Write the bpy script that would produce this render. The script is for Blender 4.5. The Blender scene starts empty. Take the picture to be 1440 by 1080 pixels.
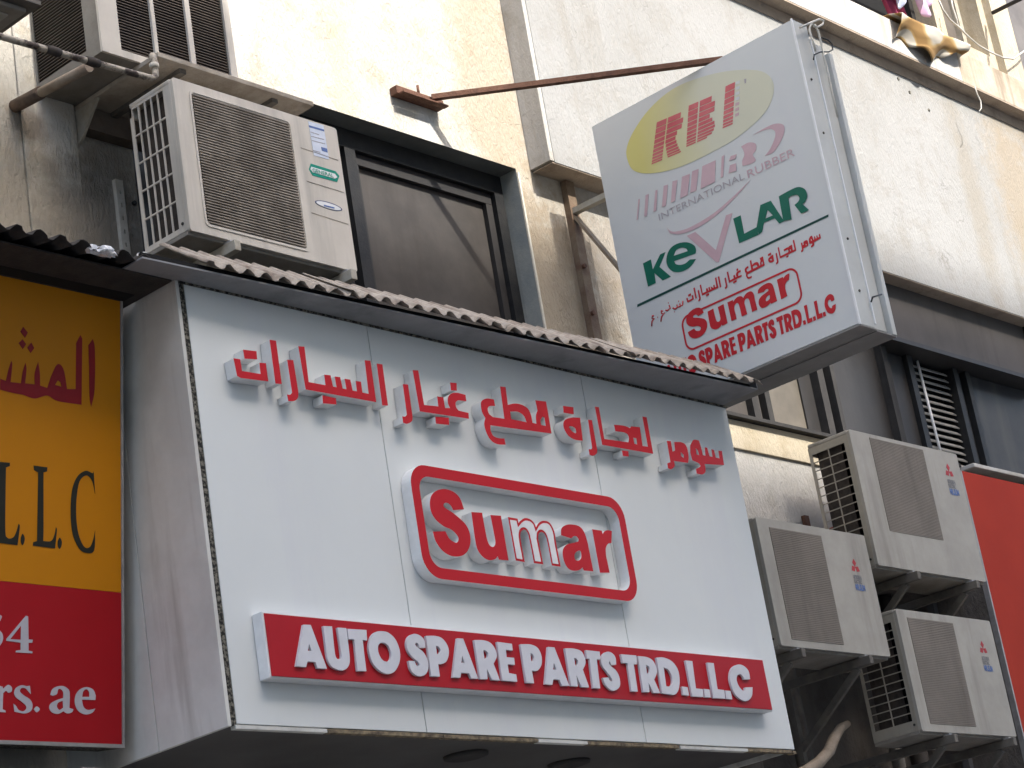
import bpy, bmesh, math, random
from mathutils import Vector, Matrix
from mathutils.geometry import tessellate_polygon
random.seed(7)
S = bpy.context.scene
R = math.radians
# ------------------------------------------------------------------ camera
YAW, PITCH, ROLL, FPX = 0.885815438, 0.334080805, -0.168326163, 3193.02
CAM = Vector((0, -6.0, 1.6))
fw = Vector((math.sin(YAW)*math.cos(PITCH), math.cos(YAW)*math.cos(PITCH), math.sin(PITCH)))
r0 = Vector((math.cos(YAW), -math.sin(YAW), 0)); u0 = r0.cross(fw)
rt = r0*math.cos(ROLL)+u0*math.sin(ROLL); up = -r0*math.sin(ROLL)+u0*math.cos(ROLL)
cd = bpy.data.cameras.new('camera'); cam = bpy.data.objects.new('camera', cd); S.collection.objects.link(cam)
M3 = Matrix((rt, up, -fw)).transposed()
cam.matrix_world = Matrix.Translation(CAM) @ M3.to_4x4()
cd.sensor_width = 36; cd.sensor_fit = 'HORIZONTAL'; cd.lens = FPX*36/1440; cd.clip_start = .05; cd.clip_end = 2000
S.camera = cam
# ------------------------------------------------------------------ light
SUN = Vector((.02, -1, .93)).normalized()          # towards the sun
w = bpy.data.worlds.new('World'); S.world = w; w.use_nodes = True
nt = w.node_tree; bg = nt.nodes['Background']; sky = nt.nodes.new('ShaderNodeTexSky')
sky.sky_type = 'NISHITA'; sky.sun_disc = False
sky.sun_elevation = math.asin(SUN.z); sky.sun_rotation = math.atan2(SUN.x, SUN.y)
sky.dust_density = 3.2; sky.air_density = 1.0; sky.ozone_density = .5
nt.links.new(sky.outputs[0], bg.inputs[0]); bg.inputs[1].default_value = 0.15
sd = bpy.data.lights.new('sun', 'SUN'); sun = bpy.data.objects.new('sun', sd); S.collection.objects.link(sun)
sd.energy = 2.0; sd.angle = R(1.0); sd.color = (1, .965, .91)
sun.rotation_euler = SUN.to_track_quat('Z', 'Y').to_euler()
S.view_settings.view_transform = 'Standard'; S.view_settings.look = 'None'; S.view_settings.gamma = 1
S.view_settings.use_curve_mapping = False; S.view_settings.exposure = 1.85
# ------------------------------------------------------------------ unprojection: a sight line cut with a real plane
def ray(x, y): return rt*((x-720)/FPX) - up*((y-540)/FPX) + fw
def onp(x, y, P, N):
    d = ray(x, y); return CAM + d*((Vector(P)-CAM).dot(N)/d.dot(N))
def aty(x, y, Y): return onp(x, y, (0, Y, 0), Vector((0, 1, 0)))
def atx(x, y, X): return onp(x, y, (X, 0, 0), Vector((1, 0, 0)))
# ------------------------------------------------------------------ materials
MC = {}
def mat(name, c1, c2=None, scale=6, rough=.6, bump=0, bscale=None, metal=0, detail=8, lo=.35, hi=.65, streak=0, c3=None, spec=None, bdist=.01):
    if name in MC: return MC[name]
    m = bpy.data.materials.new(name); MC[name] = m; m.use_nodes = True
    n = m.node_tree.nodes; L = m.node_tree.links; b = n['Principled BSDF']
    b.inputs['Roughness'].default_value = rough; b.inputs['Metallic'].default_value = metal
    b.inputs['Specular IOR Level'].default_value = .22 if spec is None else spec
    g = n.new('ShaderNodeNewGeometry')
    def noise(sc, vec=None, det=detail):
        t = n.new('ShaderNodeTexNoise'); t.inputs['Scale'].default_value = sc; t.inputs['Detail'].default_value = det
        t.inputs['Roughness'].default_value = .62
        L.new(vec or g.outputs['Position'], t.inputs['Vector']); return t.outputs[0]
    def ramp(s, a, b_):
        t = n.new('ShaderNodeMapRange'); t.inputs[1].default_value = a; t.inputs[2].default_value = b_
        L.new(s, t.inputs[0]); return t.outputs[0]
    def mix(f, a, b_):
        t = n.new('ShaderNodeMix'); t.data_type = 'RGBA'; L.new(f, t.inputs[0])
        for s, i in ((a, 6), (b_, 7)):
            if isinstance(s, tuple): t.inputs[i].default_value = (*s, 1)
            else: L.new(s, t.inputs[i])
        return t.outputs[2]
    m['h'] = 1
    c2 = c2 or tuple(v*.82 for v in c1)
    col = mix(ramp(noise(scale), lo, hi), c1, c2)
    if streak:
        mp = n.new('ShaderNodeMapping'); mp.inputs[3].default_value = (1, 1, .09); L.new(g.outputs['Position'], mp.inputs[0])
        f = ramp(noise(streak, mp.outputs[0]), .52, .74)
        col = mix(f, col, c3 or tuple(v*.55 for v in c1))
    L.new(col, b.inputs['Base Color'])
    if bump:
        bp = n.new('ShaderNodeBump'); bp.inputs['Strength'].default_value = bump; bp.inputs['Distance'].default_value = bdist
        L.new(noise(bscale or scale*6), bp.inputs['Height']); L.new(bp.outputs[0], b.inputs['Normal'])
    return m

def plaster(name, cols, bump, bdist, stains=(), grey=None, crack=.3, bscale=60):
    """painted render: three tones, trowelled relief, fine cracks, run-off streaks and local soot stains and tone patches at fixed places"""
    m = bpy.data.materials.new(name); m.use_nodes = True
    n = m.node_tree.nodes; L = m.node_tree.links; b = n['Principled BSDF']; b.inputs['Roughness'].default_value = .9
    b.inputs['Specular IOR Level'].default_value = .15
    g = n.new('ShaderNodeNewGeometry'); P = g.outputs['Position']
    def N(t, **k):
        x = n.new(t)
        for a, v in k.items(): setattr(x, a, v)
        return x
    def noise(sc, vec=P, det=8, dist=0, ro=.6):
        t = N('ShaderNodeTexNoise'); t.inputs['Scale'].default_value = sc; t.inputs['Detail'].default_value = det
        t.inputs['Distortion'].default_value = dist; t.inputs['Roughness'].default_value = ro; L.new(vec, t.inputs['Vector']); return t.outputs[0]
    def ramp(s, a, b_, c=0, d=1):
        t = N('ShaderNodeMapRange'); 
        for i, v in ((1, a), (2, b_), (3, c), (4, d)): t.inputs[i].default_value = v
        L.new(s, t.inputs[0]); return t.outputs[0]
    def math_(op, a, b_=None):
        t = N('ShaderNodeMath', operation=op)
        for i, s in enumerate((a, b_)):
            if s is None: continue
            if isinstance(s, (int, float)): t.inputs[i].default_value = s
            else: L.new(s, t.inputs[i])
        return t.outputs[0]
    def mix(f, a, b_):
        t = N('ShaderNodeMix', data_type='RGBA'); L.new(f, t.inputs[0])
        for s, i in ((a, 6), (b_, 7)):
            if isinstance(s, tuple): t.inputs[i].default_value = (*s, 1)
            else: L.new(s, t.inputs[i])
        return t.outputs[2]
    mp = N('ShaderNodeMapping'); mp.inputs[3].default_value = (1, 1, .12); L.new(P, mp.inputs[0])
    col = mix(ramp(noise(1.3), .38, .62), cols[0], cols[1])
    col = mix(ramp(noise(6, ro=.7), .5, .72), col, cols[2])
    col = mix(ramp(noise(3.2, mp.outputs[0], ro=.7), .56, .8, 0, .75), col, cols[3])
    # hairline cracks
    v = N('ShaderNodeTexVoronoi', feature='DISTANCE_TO_EDGE'); v.inputs['Scale'].default_value = 2.1
    wv = N('ShaderNodeMix', data_type='VECTOR'); wv.inputs[0].default_value = .22
    nn = N('ShaderNodeTexNoise'); nn.inputs['Scale'].default_value = 5; nn.inputs['Detail'].default_value = 6; L.new(P, nn.inputs['Vector'])
    L.new(P, wv.inputs[4]); L.new(nn.outputs['Color'], wv.inputs[5]); L.new(wv.outputs[1], v.inputs['Vector'])
    ck = math_('MULTIPLY', ramp(v.outputs['Distance'], 0, .006, 1, 0), ramp(noise(1.7), .5, .62, 0, crack))
    col = mix(ck, col, (.07, .055, .045))
    for (x, y, z, sx, sz, a, c) in stains:
        s = N('ShaderNodeVectorMath', operation='SUBTRACT'); s.inputs[1].default_value = (x, y, z); L.new(P, s.inputs[0])
        q = N('ShaderNodeVectorMath', operation='MULTIPLY'); q.inputs[1].default_value = (1/sx, 0, 1/sz); L.new(s.outputs[0], q.inputs[0])
        ln = N('ShaderNodeVectorMath', operation='LENGTH'); L.new(q.outputs[0], ln.inputs[0])
        d = math_('ADD', ln.outputs['Value'], math_('MULTIPLY', math_('SUBTRACT', noise(7, ro=.7), .5), 1.6))
        col = mix(ramp(d, .45, 1.0, a, 0), col, c)
    L.new(col, b.inputs['Base Color'])
    h = math_('ADD', math_('MULTIPLY', ramp(noise(bscale, mp2(n, L, P), 4, .6), .35, .65), .7), math_('MULTIPLY', noise(90), .25))
    h = math_('SUBTRACT', h, math_('MULTIPLY', ck, 1.0))
    bp = N('ShaderNodeBump'); bp.inputs['Strength'].default_value = bump; bp.inputs['Distance'].default_value = bdist
    L.new(h, bp.inputs['Height']); L.new(bp.outputs[0], b.inputs['Normal'])
    return m
def mp2(n, L, P):
    mp = n.new('ShaderNodeMapping'); mp.inputs[3].default_value = (1, 1, .45); L.new(P, mp.inputs[0]); return mp.outputs[0]

SOOT = (.09, .08, .07)
M_wall = plaster('cream_plaster', [(.50, .47, .405), (.55, .525, .47), (.44, .375, .28), (.34, .285, .21)], .7, .008,
    [(7.55, 0, 6.4, .33, 1.3, .75, (.42, .345, .25)), (7.75, 0, 5.4, .5, .8, .8, (.36, .29, .20)), (5.66, 0, 6.15, .13, .5, .8, (.52, .40, .26)), (4.7, 0, 5.1, .7, .45, .7, (.42, .36, .27)), (6.55, 0, 6.2, .10, .5, .5, (.50, .42, .30)), (5.12, 0, 5.20, .36, .30, .7, (.20, .18, .155)), (5.15, 0, 5.45, .20, .18, .5, SOOT), (4.80, 0, 5.52, .13, .10, .7, (.2, .16, .12)),
     (8.3, 0, 5.6, .55, .6, .55, (.20, .16, .12)), (7.05, 0, 6.09, .07, .11, .9, (.62, .61, .58)), (5.95, 0, 6.6, .16, .5, .75, (.68, .66, .62))])
M_block = plaster('grey_white_plaster', [(.325, .32, .303), (.35, .347, .333), (.30, .287, .26), (.255, .235, .197)], .6, .006,
    [(11.9, 0, 6.8, .16, .9, .6, (.30, .27, .22)), (12.55, 0, 6.9, .40, 1.0, .7, (.33, .27, .19)), (13.1, 0, 6.9, .45, 1.1, .8, (.27, .215, .15))])
M_low = plaster('grey_plaster', [(.46, .44, .40), (.53, .51, .47), (.38, .35, .30), (.30, .26, .21)], .7, .006)
M_band = plaster('yellow_band_plaster', [(.50, .43, .31), (.56, .49, .37), (.42, .345, .23), (.34, .27, .18)], .7, .006)
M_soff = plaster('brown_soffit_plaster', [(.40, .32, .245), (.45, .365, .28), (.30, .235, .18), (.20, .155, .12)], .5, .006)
M_darkw = plaster('dirt_and_shade_wall', [(.12, .107, .095), (.165, .147, .128), (.085, .075, .066), (.06, .053, .047)], .7, .006)  # dark tone carries the recess shade as well as dirt
M_reveal = mat('reveal_grey_paint', (.26, .275, .255), (.34, .34, .30), 9, .8, .3, streak=6, c3=(.16, .15, .13))
M_lintel = mat('lintel_dark_paint', (.19, .20, .188), (.15, .155, .145), 8, .8, .3)
M_frame = mat('dark_steel_frame', (.016, .017, .018), (.028, .027, .026), 15, .5, .15)
M_frame2 = mat('grey_steel_frame', (.042, .040, .038), (.058, .054, .050), 12, .7, .15, spec=.1, streak=7)
M_glass = mat('dusty_dark_glass', (.06, .054, .049), (.085, .076, .068), 5, .32, .05, streak=5, c3=(.055, .048, .043))
M_glass2 = mat('black_glass', (.045, .047, .05), (.065, .065, .066), 4, .18, streak=4, c3=(.09, .085, .08))
M_beige = mat('beige_curtain_glass', (.12, .105, .083), (.155, .135, .107), 6, .35, streak=7)
M_slat = mat('pale_louvre_slat', (.34, .33, .30), (.25, .24, .22), 14, .5)
M_pan = mat('brown_grey_panel', (.075, .066, .059), (.095, .083, .075), 3, .6, .05, streak=6, c3=(.06, .052, .046))
M_pan2 = mat('charcoal_panel', (.033, .031, .030), (.044, .041, .039), 4, .5, spec=.1) if 0 else mat('charcoal_panel', (.033, .031, .030), (.044, .041, .039), 4, .45, .05, streak=6, c3=(.045, .043, .042))
M_panel = mat('white_cladding', (.70, .725, .71), (.66, .685, .675), 2.2, .38, .03, streak=4, c3=(.65, .665, .68), lo=.3, hi=.75)
M_side = mat('weathered_white_cladding', (.66, .655, .61), (.54, .53, .49), 3.5, .5, .06, streak=7, c3=(.38, .36, .32))
M_white = mat('white_acrylic', (.78, .785, .78), (.70, .70, .69), 18, .35)
M_red = mat('red_acrylic', (.53, .010, .018), (.48, .009, .016), 5, .35, lo=.3, hi=.7)
M_redb = mat('red_board_film', (.44, .010, .018), (.40, .009, .016), 4, .4, lo=.3, hi=.7)
M_lett = mat('white_letter', (.66, .66, .69), (.60, .60, .625), 12, .45)
M_gap = mat('dark_joint_sealant', (.02, .02, .018), (.20, .185, .15), 75, .9, lo=.45, hi=.6)  # mottled dark filler for joints and seams
M_edge = mat('torn_tape_edge', (.34, .27, .17), (.09, .07, .05), 45, .8, .5)
M_corr = mat('rusty_corrugated_sheet', (.40, .355, .30), (.26, .22, .18), 20, .65, .3, streak=8, c3=(.11, .07, .05), metal=.15)
M_corrd = mat('grimy_corrugated_sheet', (.03, .027, .026), (.05, .044, .039), 14, .8, .3)
M_fasc = mat('grey_fascia', (.27, .27, .275), (.22, .22, .222), 5, .55, .04, streak=5)
M_case = mat('ac_case_cream', (.64, .59, .51), (.58, .53, .455), 7, .5, .04, streak=8, c3=(.40, .37, .32))
M_case2 = mat('ac_case_grimy', (.38, .35, .29), (.32, .295, .245), 6, .5, .06, streak=9, c3=(.24, .215, .18))
M_case3 = mat('ac_case_white_aged', (.39, .37, .325), (.33, .31, .27), 6, .5, .04, streak=7, c3=(.25, .23, .195))
M_under = mat('ac_base_pan', (.28, .26, .225), (.21, .19, .16), 9, .7, .2)
M_grl = mat('dusty_grille', (.33, .29, .24), (.22, .19, .155), 9, .8, lo=.4, hi=.6)
M_grl2 = mat('dusty_fine_grille', (.235, .21, .18), (.19, .17, .145), 5, .8, streak=9, c3=(.16, .14, .12))
M_wgr = mat('dark_dusty_fins', (.13, .105, .085), (.09, .072, .06), 9, .8)
M_coil = mat('dark_coil', (.045, .038, .034), (.075, .062, .052), 30, .8)
M_black = mat('black_inner', (.012, .012, .012), None, 5, .9)
M_rust = mat('rusty_steel', (.115, .055, .035), (.17, .085, .055), 22, .75, .5, c3=(.05, .03, .025), streak=12)
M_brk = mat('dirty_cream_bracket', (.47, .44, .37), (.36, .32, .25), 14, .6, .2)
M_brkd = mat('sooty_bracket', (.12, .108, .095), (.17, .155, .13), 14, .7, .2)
M_pipe = mat('painted_pipe', (.42, .37, .30), (.08, .06, .05), 16, .6, .4, lo=.5, hi=.6)
M_pvc = mat('white_pvc', (.6, .57, .5), (.45, .41, .34), 14, .5)
M_yel = mat('yellow_sign_film', (.54, .205, .001), (.50, .19, .001), 3, .5, lo=.3, hi=.7)
M_mar = mat('maroon_sign_film', (.37, .006, .012), (.33, .005, .010), 3, .4, lo=.3, hi=.7)
M_ylt = mat('maroon_lettering', (.26, .010, .016), None, 5, .45)
M_blk = mat('near_black_lettering', (.022, .022, .016), None, 5, .5)
M_slv = mat('silver_white_lettering', (.50, .49, .54), None, 9, .5)
M_trim = mat('aluminium_trim', (.42, .41, .40), (.3, .29, .28), 12, .4, metal=.3)
M_kface = mat('lightbox_face', (.60, .615, .605), (.57, .583, .575), 2.5, .38, .02, lo=.3, hi=.7, streak=5, c3=(.58, .58, .59))
M_kbox = mat('lightbox_casing', (.54, .55, .525), (.47, .475, .45), 4, .5, .05, streak=6, c3=(.36, .35, .33))
M_kbot = mat('lightbox_underside', (.27, .255, .235), (.21, .2, .185), 5, .7, .1)
M_kgr = mat('green_print', (.005, .115, .075), (.006, .135, .09), 6, .45)
M_kln = mat('dark_green_print', (.012, .065, .055), None, 6, .5)
M_kred = mat('red_print', (.52, .025, .035), (.46, .022, .03), 6, .45)
M_krbi = mat('faded_red_print', (.52, .09, .11), (.58, .16, .17), 7, .45)
M_kpink = mat('faded_pink_print', (.56, .40, .43), (.52, .35, .38), 7, .5)
M_kgrey = mat('faded_grey_print', (.42, .38, .40), None, 7, .5)
M_kgrey2 = mat('grey_print', (.22, .21, .21), None, 8, .5)
M_redsign = mat('red_shop_sign', (.38, .036, .017), (.34, .031, .015), 2.5, .6, spec=.08, streak=3, c3=(.30, .05, .03))
M_blue = mat('blue_print', (.12, .19, .42), None, 8, .5)
M_bluel = mat('pale_sticker', (.66, .70, .78), (.58, .63, .72), 30, .5)
M_grn = mat('green_logo_print', (.0, .27, .18), None, 8, .4)
M_mred = mat('logo_red_print', (.45, .03, .04), None, 8, .4)
M_foil = mat('silver_foil', (.85, .85, .86), (.6, .6, .6), 30, .35, .8, metal=.4)
M_wire = mat('off_white_cable', (.62, .60, .54), (.5, .47, .4), 10, .5)
M_wireb = mat('black_cable', (.03, .03, .03), None, 10, .5)

def make_gradient_yellow():
    m = mat('faded_yellow_print', (.70, .68, .42), (.64, .62, .40), 4, .5)
    n = m.node_tree.nodes; L = m.node_tree.links; b = n['Principled BSDF']
    old = b.inputs['Base Color'].links[0].from_socket
    g = n.new('ShaderNodeNewGeometry'); s = n.new('ShaderNodeSeparateXYZ'); L.new(g.outputs['Position'], s.inputs[0])
    nz = n.new('ShaderNodeTexNoise'); nz.inputs['Scale'].default_value = 3; L.new(g.outputs['Position'], nz.inputs['Vector'])
    a = n.new('ShaderNodeMath'); a.operation = 'MULTIPLY_ADD'; a.inputs[1].default_value = .25; L.new(nz.outputs[0], a.inputs[0]); L.new(s.outputs[1], a.inputs[2])
    r = n.new('ShaderNodeMapRange'); r.inputs[1].default_value = -.40; r.inputs[2].default_value = -.85; L.new(a.outputs[0], r.inputs[0])
    x = n.new('ShaderNodeMix'); x.data_type = 'RGBA'; x.inputs[6].default_value = (.62, .56, .20, 1); x.inputs[7].default_value = (.60, .59, .46, 1)
    L.new(r.outputs[0], x.inputs[0]); L.new(x.outputs[2], b.inputs['Base Color']); return m
M_kyel = make_gradient_yellow()
# ------------------------------------------------------------------ object helpers
def link(o): S.collection.objects.link(o); return o
def tag(o, label=None, cat=None, group=None, kind=None):
    for k, v in (('label', label), ('category', cat), ('group', group), ('kind', kind)):
        if v: o[k] = v
    return o
ORG = {}
def thing(name, loc, label, cat, group=None):
    o = link(bpy.data.objects.new(name, None)); o.location = loc; o.empty_display_size = .1
    ORG[o.name] = Vector(loc); return tag(o, label, cat, group)
class MB:
    def __init__(s): s.b = bmesh.new(); s.mats = []
    def mi(s, m):
        if m is None: return 0
        if m not in s.mats: s.mats.append(m)
        return s.mats.index(m)
    def box(s, a, b, m=None, bev=0, seg=2):
        a, b = Vector(a), Vector(b); c = (a+b)/2; d = b-a
        g = bmesh.ops.create_cube(s.b, size=1, matrix=Matrix.Translation(c) @ Matrix.Diagonal((abs(d.x), abs(d.y), abs(d.z), 1)))
        fs = {f for v in g['verts'] for f in v.link_faces}
        for f in fs: f.material_index = s.mi(m)
        if bev:
            es = list({e for v in g['verts'] for e in v.link_edges})
            bmesh.ops.bevel(s.b, geom=es, offset=bev, segments=seg, affect='EDGES', profile=.5, material=-1)
        return s
    def prism(s, loops, dv, mf=None, ms=None, back=False):
        """loops of 3D points (first outline, rest holes) on one plane; the sides run back by dv"""
        dv = Vector(dv); loops = [[Vector(p) for p in l] for l in loops]
        flat = [p for l in loops for p in l]; vs = [s.b.verts.new(p) for p in flat]
        fi, si = s.mi(mf), s.mi(ms)
        for t in tessellate_polygon(loops):
            try: f = s.b.faces.new([vs[i] for i in t]); f.material_index = fi
            except ValueError: pass
        if dv.length > 0:
            vb = [s.b.verts.new(p+dv) for p in flat]; k = 0
            for l in loops:
                n = len(l)
                for i in range(n):
                    a, b = k+i, k+(i+1) % n
                    f = s.b.faces.new([vs[a], vs[b], vb[b], vb[a]]); f.material_index = si
                k += n
            if back:
                for t in tessellate_polygon(loops):
                    try: f = s.b.faces.new([vb[i] for i in t]); f.material_index = si
                    except ValueError: pass
        return s
    def tube(s, pts, r, seg=8, m=None, smooth=True):
        pts = [Vector(p) for p in pts]; rings = []; a = None
        for i, p in enumerate(pts):
            t = (pts[min(i+1, len(pts)-1)] - pts[max(i-1, 0)]).normalized()
            if a is None: a = t.orthogonal().normalized()
            a = (a - t*a.dot(t)).normalized(); b = t.cross(a)
            rr = r[i] if isinstance(r, (list, tuple)) else r
            rings.append([s.b.verts.new(p + (a*math.cos(k*math.tau/seg)+b*math.sin(k*math.tau/seg))*rr) for k in range(seg)])
        for A, B in zip(rings, rings[1:]):
            for k in range(seg):
                f = s.b.faces.new([A[k], A[(k+1) % seg], B[(k+1) % seg], B[k]]); f.smooth = smooth; f.material_index = s.mi(m)
        for Rg in (rings[0], rings[-1]): s.b.faces.new(Rg).material_index = s.mi(m)
        return s
    def bar(s, p, q, wv, tv, m=None):
        """a straight flat bar from p to q with half-extent vectors wv and tv"""
        p, q, wv, tv = map(Vector, (p, q, wv, tv))
        v = [s.b.verts.new(c + a*wv + b*tv) for c in (p, q) for a, b in ((-1, -1), (1, -1), (1, 1), (-1, 1))]
        for f in ((0, 1, 2, 3), (7, 6, 5, 4), (0, 4, 5, 1), (1, 5, 6, 2), (2, 6, 7, 3), (3, 7, 4, 0)):
            s.b.faces.new([v[i] for i in f]).material_index = s.mi(m)
        return s
    def quad(s, pts, m=None):
        s.b.faces.new([s.b.verts.new(Vector(p)) for p in pts]).material_index = s.mi(m); return s
    def build(s, name, m=None, parent=None, smooth=False, normals=True):
        if normals: bmesh.ops.recalc_face_normals(s.b, faces=s.b.faces)
        org = Vector((0, 0, 0))
        if parent is not None: org = ORG[parent.name]
        bmesh.ops.translate(s.b, verts=s.b.verts, vec=-org)
        me = bpy.data.meshes.new(name); s.b.to_mesh(me); s.b.free()
        o = link(bpy.data.objects.new(name, me)); ORG[o.name] = org
        for q in (s.mats or [m]): me.materials.append(q)
        if smooth:
            for p in me.polygons: p.use_smooth = True
        if parent is not None: o.parent = parent
        return o
def copy_tree(o, parent=None):
    c = o.copy(); link(c); c.parent = parent; ORG[c.name] = Vector(c.location) if parent is None else ORG.get(parent.name)
    for ch in list(o.children): copy_tree(ch, c)
    return c
def wall_cells(x0, x1, z0, z1, y, holes, depth, name, m, parent, reveal=None):
    """one wall sheet with real openings; every opening has its reveals"""
    B = MB(); xs = sorted({x0, x1, *[h[0] for h in holes], *[h[1] for h in holes]}); zs = sorted({z0, z1, *[h[2] for h in holes], *[h[3] for h in holes]})
    xs = [x for x in xs if x0 <= x <= x1]; zs = [z for z in zs if z0 <= z <= z1]
    for a, b in zip(xs, xs[1:]):
        for c, d in zip(zs, zs[1:]):
            mx, mz = (a+b)/2, (c+d)/2
            if any(h[0] < mx < h[1] and h[2] < mz < h[3] for h in holes): continue
            B.quad([(a, y, c), (b, y, c), (b, y, d), (a, y, d)], m)
    bmesh.ops.remove_doubles(B.b, verts=B.b.verts, dist=1e-5)
    for h in holes:
        a, b, c, d = h[:4]; dp = h[4] if len(h) > 4 else depth; rm = h[5] if len(h) > 5 else (reveal or m); tm = h[6] if len(h) > 6 else rm
        B.quad([(a, y, c), (a, y, d), (a, y+dp, d), (a, y+dp, c)], rm); B.quad([(b, y, c), (b, y+dp, c), (b, y+dp, d), (b, y, d)], rm)
        B.quad([(a, y, d), (b, y, d), (b, y+dp, d), (a, y+dp, d)], tm); B.quad([(a, y, c), (a, y+dp, c), (b, y+dp, c), (b, y, c)], rm)
    return B.build(name, None, parent, normals=False)
# ---- outlines
def loop(s, ox, oy, sc, smooth=5):
    """'x,y! x,y ...' in picture samples; points with ! are corners, the others are smoothed"""
    pts = []; corner = []
    allc = '!' not in s and '~' not in s; s = s.replace('~', '')
    for t in s.split():
        c = t.endswith('!'); a, b = t.rstrip('!').split(','); pts.append((ox+float(a)/sc, oy+float(b)/sc)); corner.append(c or allc)
    n = len(pts); out = []
    for i in range(n):
        p0, p1, p2, p3 = pts[i-1], pts[i], pts[(i+1) % n], pts[(i+2) % n]; c1, c2 = corner[i], corner[(i+1) % n]
        if c1 and c2: out.append(p1); continue
        m1 = (0.0, 0.0); m2 = (0.0, 0.0)
        if not c1: m1 = ((p2[0]-p0[0])/2, (p2[1]-p0[1])/2)
        else: m1 = ((p2[0]-p1[0])*.8, (p2[1]-p1[1])*.8)
        if not c2: m2 = ((p3[0]-p1[0])/2, (p3[1]-p1[1])/2)
        else: m2 = ((p2[0]-p1[0])*.8, (p2[1]-p1[1])*.8)
        for k in range(smooth):
            t = k/smooth; h = (2*t**3-3*t**2+1, t**3-2*t**2+t, -2*t**3+3*t**2, t**3-t**2)
            out.append(tuple(h[0]*p1[j]+h[1]*m1[j]+h[2]*p2[j]+h[3]*m2[j] for j in (0, 1)))
    return out
def rrect(x0, x1, z0, z1, r, y, seg=8):
    P = []
    for cx, cz, a0 in ((x1-r, z1-r, 0), (x0+r, z1-r, 90), (x0+r, z0+r, 180), (x1-r, z0+r, 270)):
        for k in range(seg+1):
            a = R(a0+90*k/seg); P.append(Vector((cx+r*math.cos(a), y, cz+r*math.sin(a))))
    return P
def inset(P, d, n):
    """offset a closed 3D outline on the plane with normal n"""
    area = Vector((0, 0, 0))
    for a, b in zip(P, P[1:]+P[:1]): area += a.cross(b)
    sg = 1 if area.dot(n) > 0 else -1; out = []
    for i, p in enumerate(P):
        e1 = (p-P[i-1]); e2 = (P[(i+1) % len(P)]-p)
        if e1.length < 1e-7 or e2.length < 1e-7: out.append(p.copy()); continue
        n1 = n.cross(e1.normalized())*sg; n2 = n.cross(e2.normalized())*sg
        b = (n1+n2); b = b.normalized() if b.length > 1e-4 else n1
        k = max(.5, b.dot(n1)); out.append(p + b*(d/k))
    return out
# ---- latin text through Blender's built-in face
def text_mesh(body, bold=0.0, spacing=1.0):
    cu = bpy.data.curves.new('t', 'FONT'); cu.body = body; cu.offset = bold; cu.space_character = spacing; cu.resolution_u = 3; cu.fill_mode = 'FRONT'
    o = bpy.data.objects.new('t', cu); link(o); bpy.context.view_layer.update()
    me = bpy.data.meshes.new_from_object(o.evaluated_get(bpy.context.evaluated_depsgraph_get()))
    bpy.data.objects.remove(o); bpy.data.curves.remove(cu); return me
def text_on(name, body, p0, p1, top, m, parent, bold=0., lift=None, spacing=1.0):
    """p0,p1: baseline ends in space, top: cap height point above p0"""
    me = text_mesh(body, bold, spacing); xs = [v.co.x for v in me.vertices]; x0, x1 = min(xs), max(xs); h = .70
    ex = (p1-p0); n = ex.cross(top-p0).normalized(); ey = (top-p0); org = ORG[parent.name]; lift = Vector(lift) if lift else -n*0
    for v in me.vertices: v.co = p0 + ex*((v.co.x-x0)/(x1-x0)) + ey*(v.co.y/h) + lift - org
    me.materials.clear(); me.materials.append(m); me.name = name
    o = link(bpy.data.objects.new(name, me)); o.parent = parent; ORG[o.name] = org; return o

# ================================================================== SETTING
tag(MB().quad([(-600, -600, 0), (600, -600, 0), (600, 600, 0), (-600, 600, 0)]).build('ground', mat('dusty_ground', (.36, .34, .31), None, .5, .95)), kind='structure')
tag(MB().box((-60, -13, .004), (80, -2.6, .02)).build('road', mat('asphalt', (.075, .073, .07), (.095, .092, .088), 3, .9, .3)), kind='structure')
pv = mat('concrete_paving', (.42, .40, .37), (.36, .34, .31), 3, .9, .3)
tag(MB().box((-60, -2.6, .004), (80, 0, .14)).build('pavement', pv), kind='structure')
tag(MB().box((-60, -15.5, .004), (80, -13, .14)).build('pavement', pv), kind='structure')
# unseen block of flats across the street (roof stepped to set this facade's shade line)
opp = thing('apartment_building', (10, -16, 0), 'plain pale block of flats across the street, behind the viewer', 'building')
mo = mat('pale_render', (.74, .73, .69), (.68, .66, .62), 1, .9)
MB().box((-50, -28, .14), (70, -16, 19.65)).build('wall', mo, opp)
MB().box((-50, -28, 19.655), (8.55, -16, 20.62)).build('roof_shade_step', mo, opp)  # unseen roof step, added to place the shade line
MB().box((10.75, -28, 19.655), (70, -16, 20.86)).build('roof_shade_step', mo, opp)
wm = MB()
for fl in range(5):
    for k in range(24): wm.box((-30+k*3.2, -16.0, 3.6+fl*3.2), (-28.4+k*3.2, -15.97, 5.1+fl*3.2))
tag(wm.build('windows', M_glass2, opp), kind='stuff')

# ================================================================== THE FACADE
bld = thing('apartment_building', (7, 0, 0), 'weathered cream plastered block of flats carrying all the signs and air conditioners', 'building')
LT = 4.36
wall_cells(-8, 7.758, .14, 17, 0, [(5.30, 7.638, 4.30, 6.019, .17, M_reveal, M_lintel)], .17, 'wall', M_wall, bld)
# wall under the projecting block: behind the lightbox, then the long window band
wall_cells(7.758, 8.86, 4.2, 6.45, 0, [], .1, 'wall', M_wall, bld)
wall_cells(8.86, 12.50, LT, 6.45, 0, [(8.86, 12.45, 4.955, 6.032, .14, M_frame2, M_lintel)], .14, 'wall', M_low, bld)
wall_cells(12.50, 20, .14, 6.45, 0, [], .1, 'wall', M_low, bld)
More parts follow.
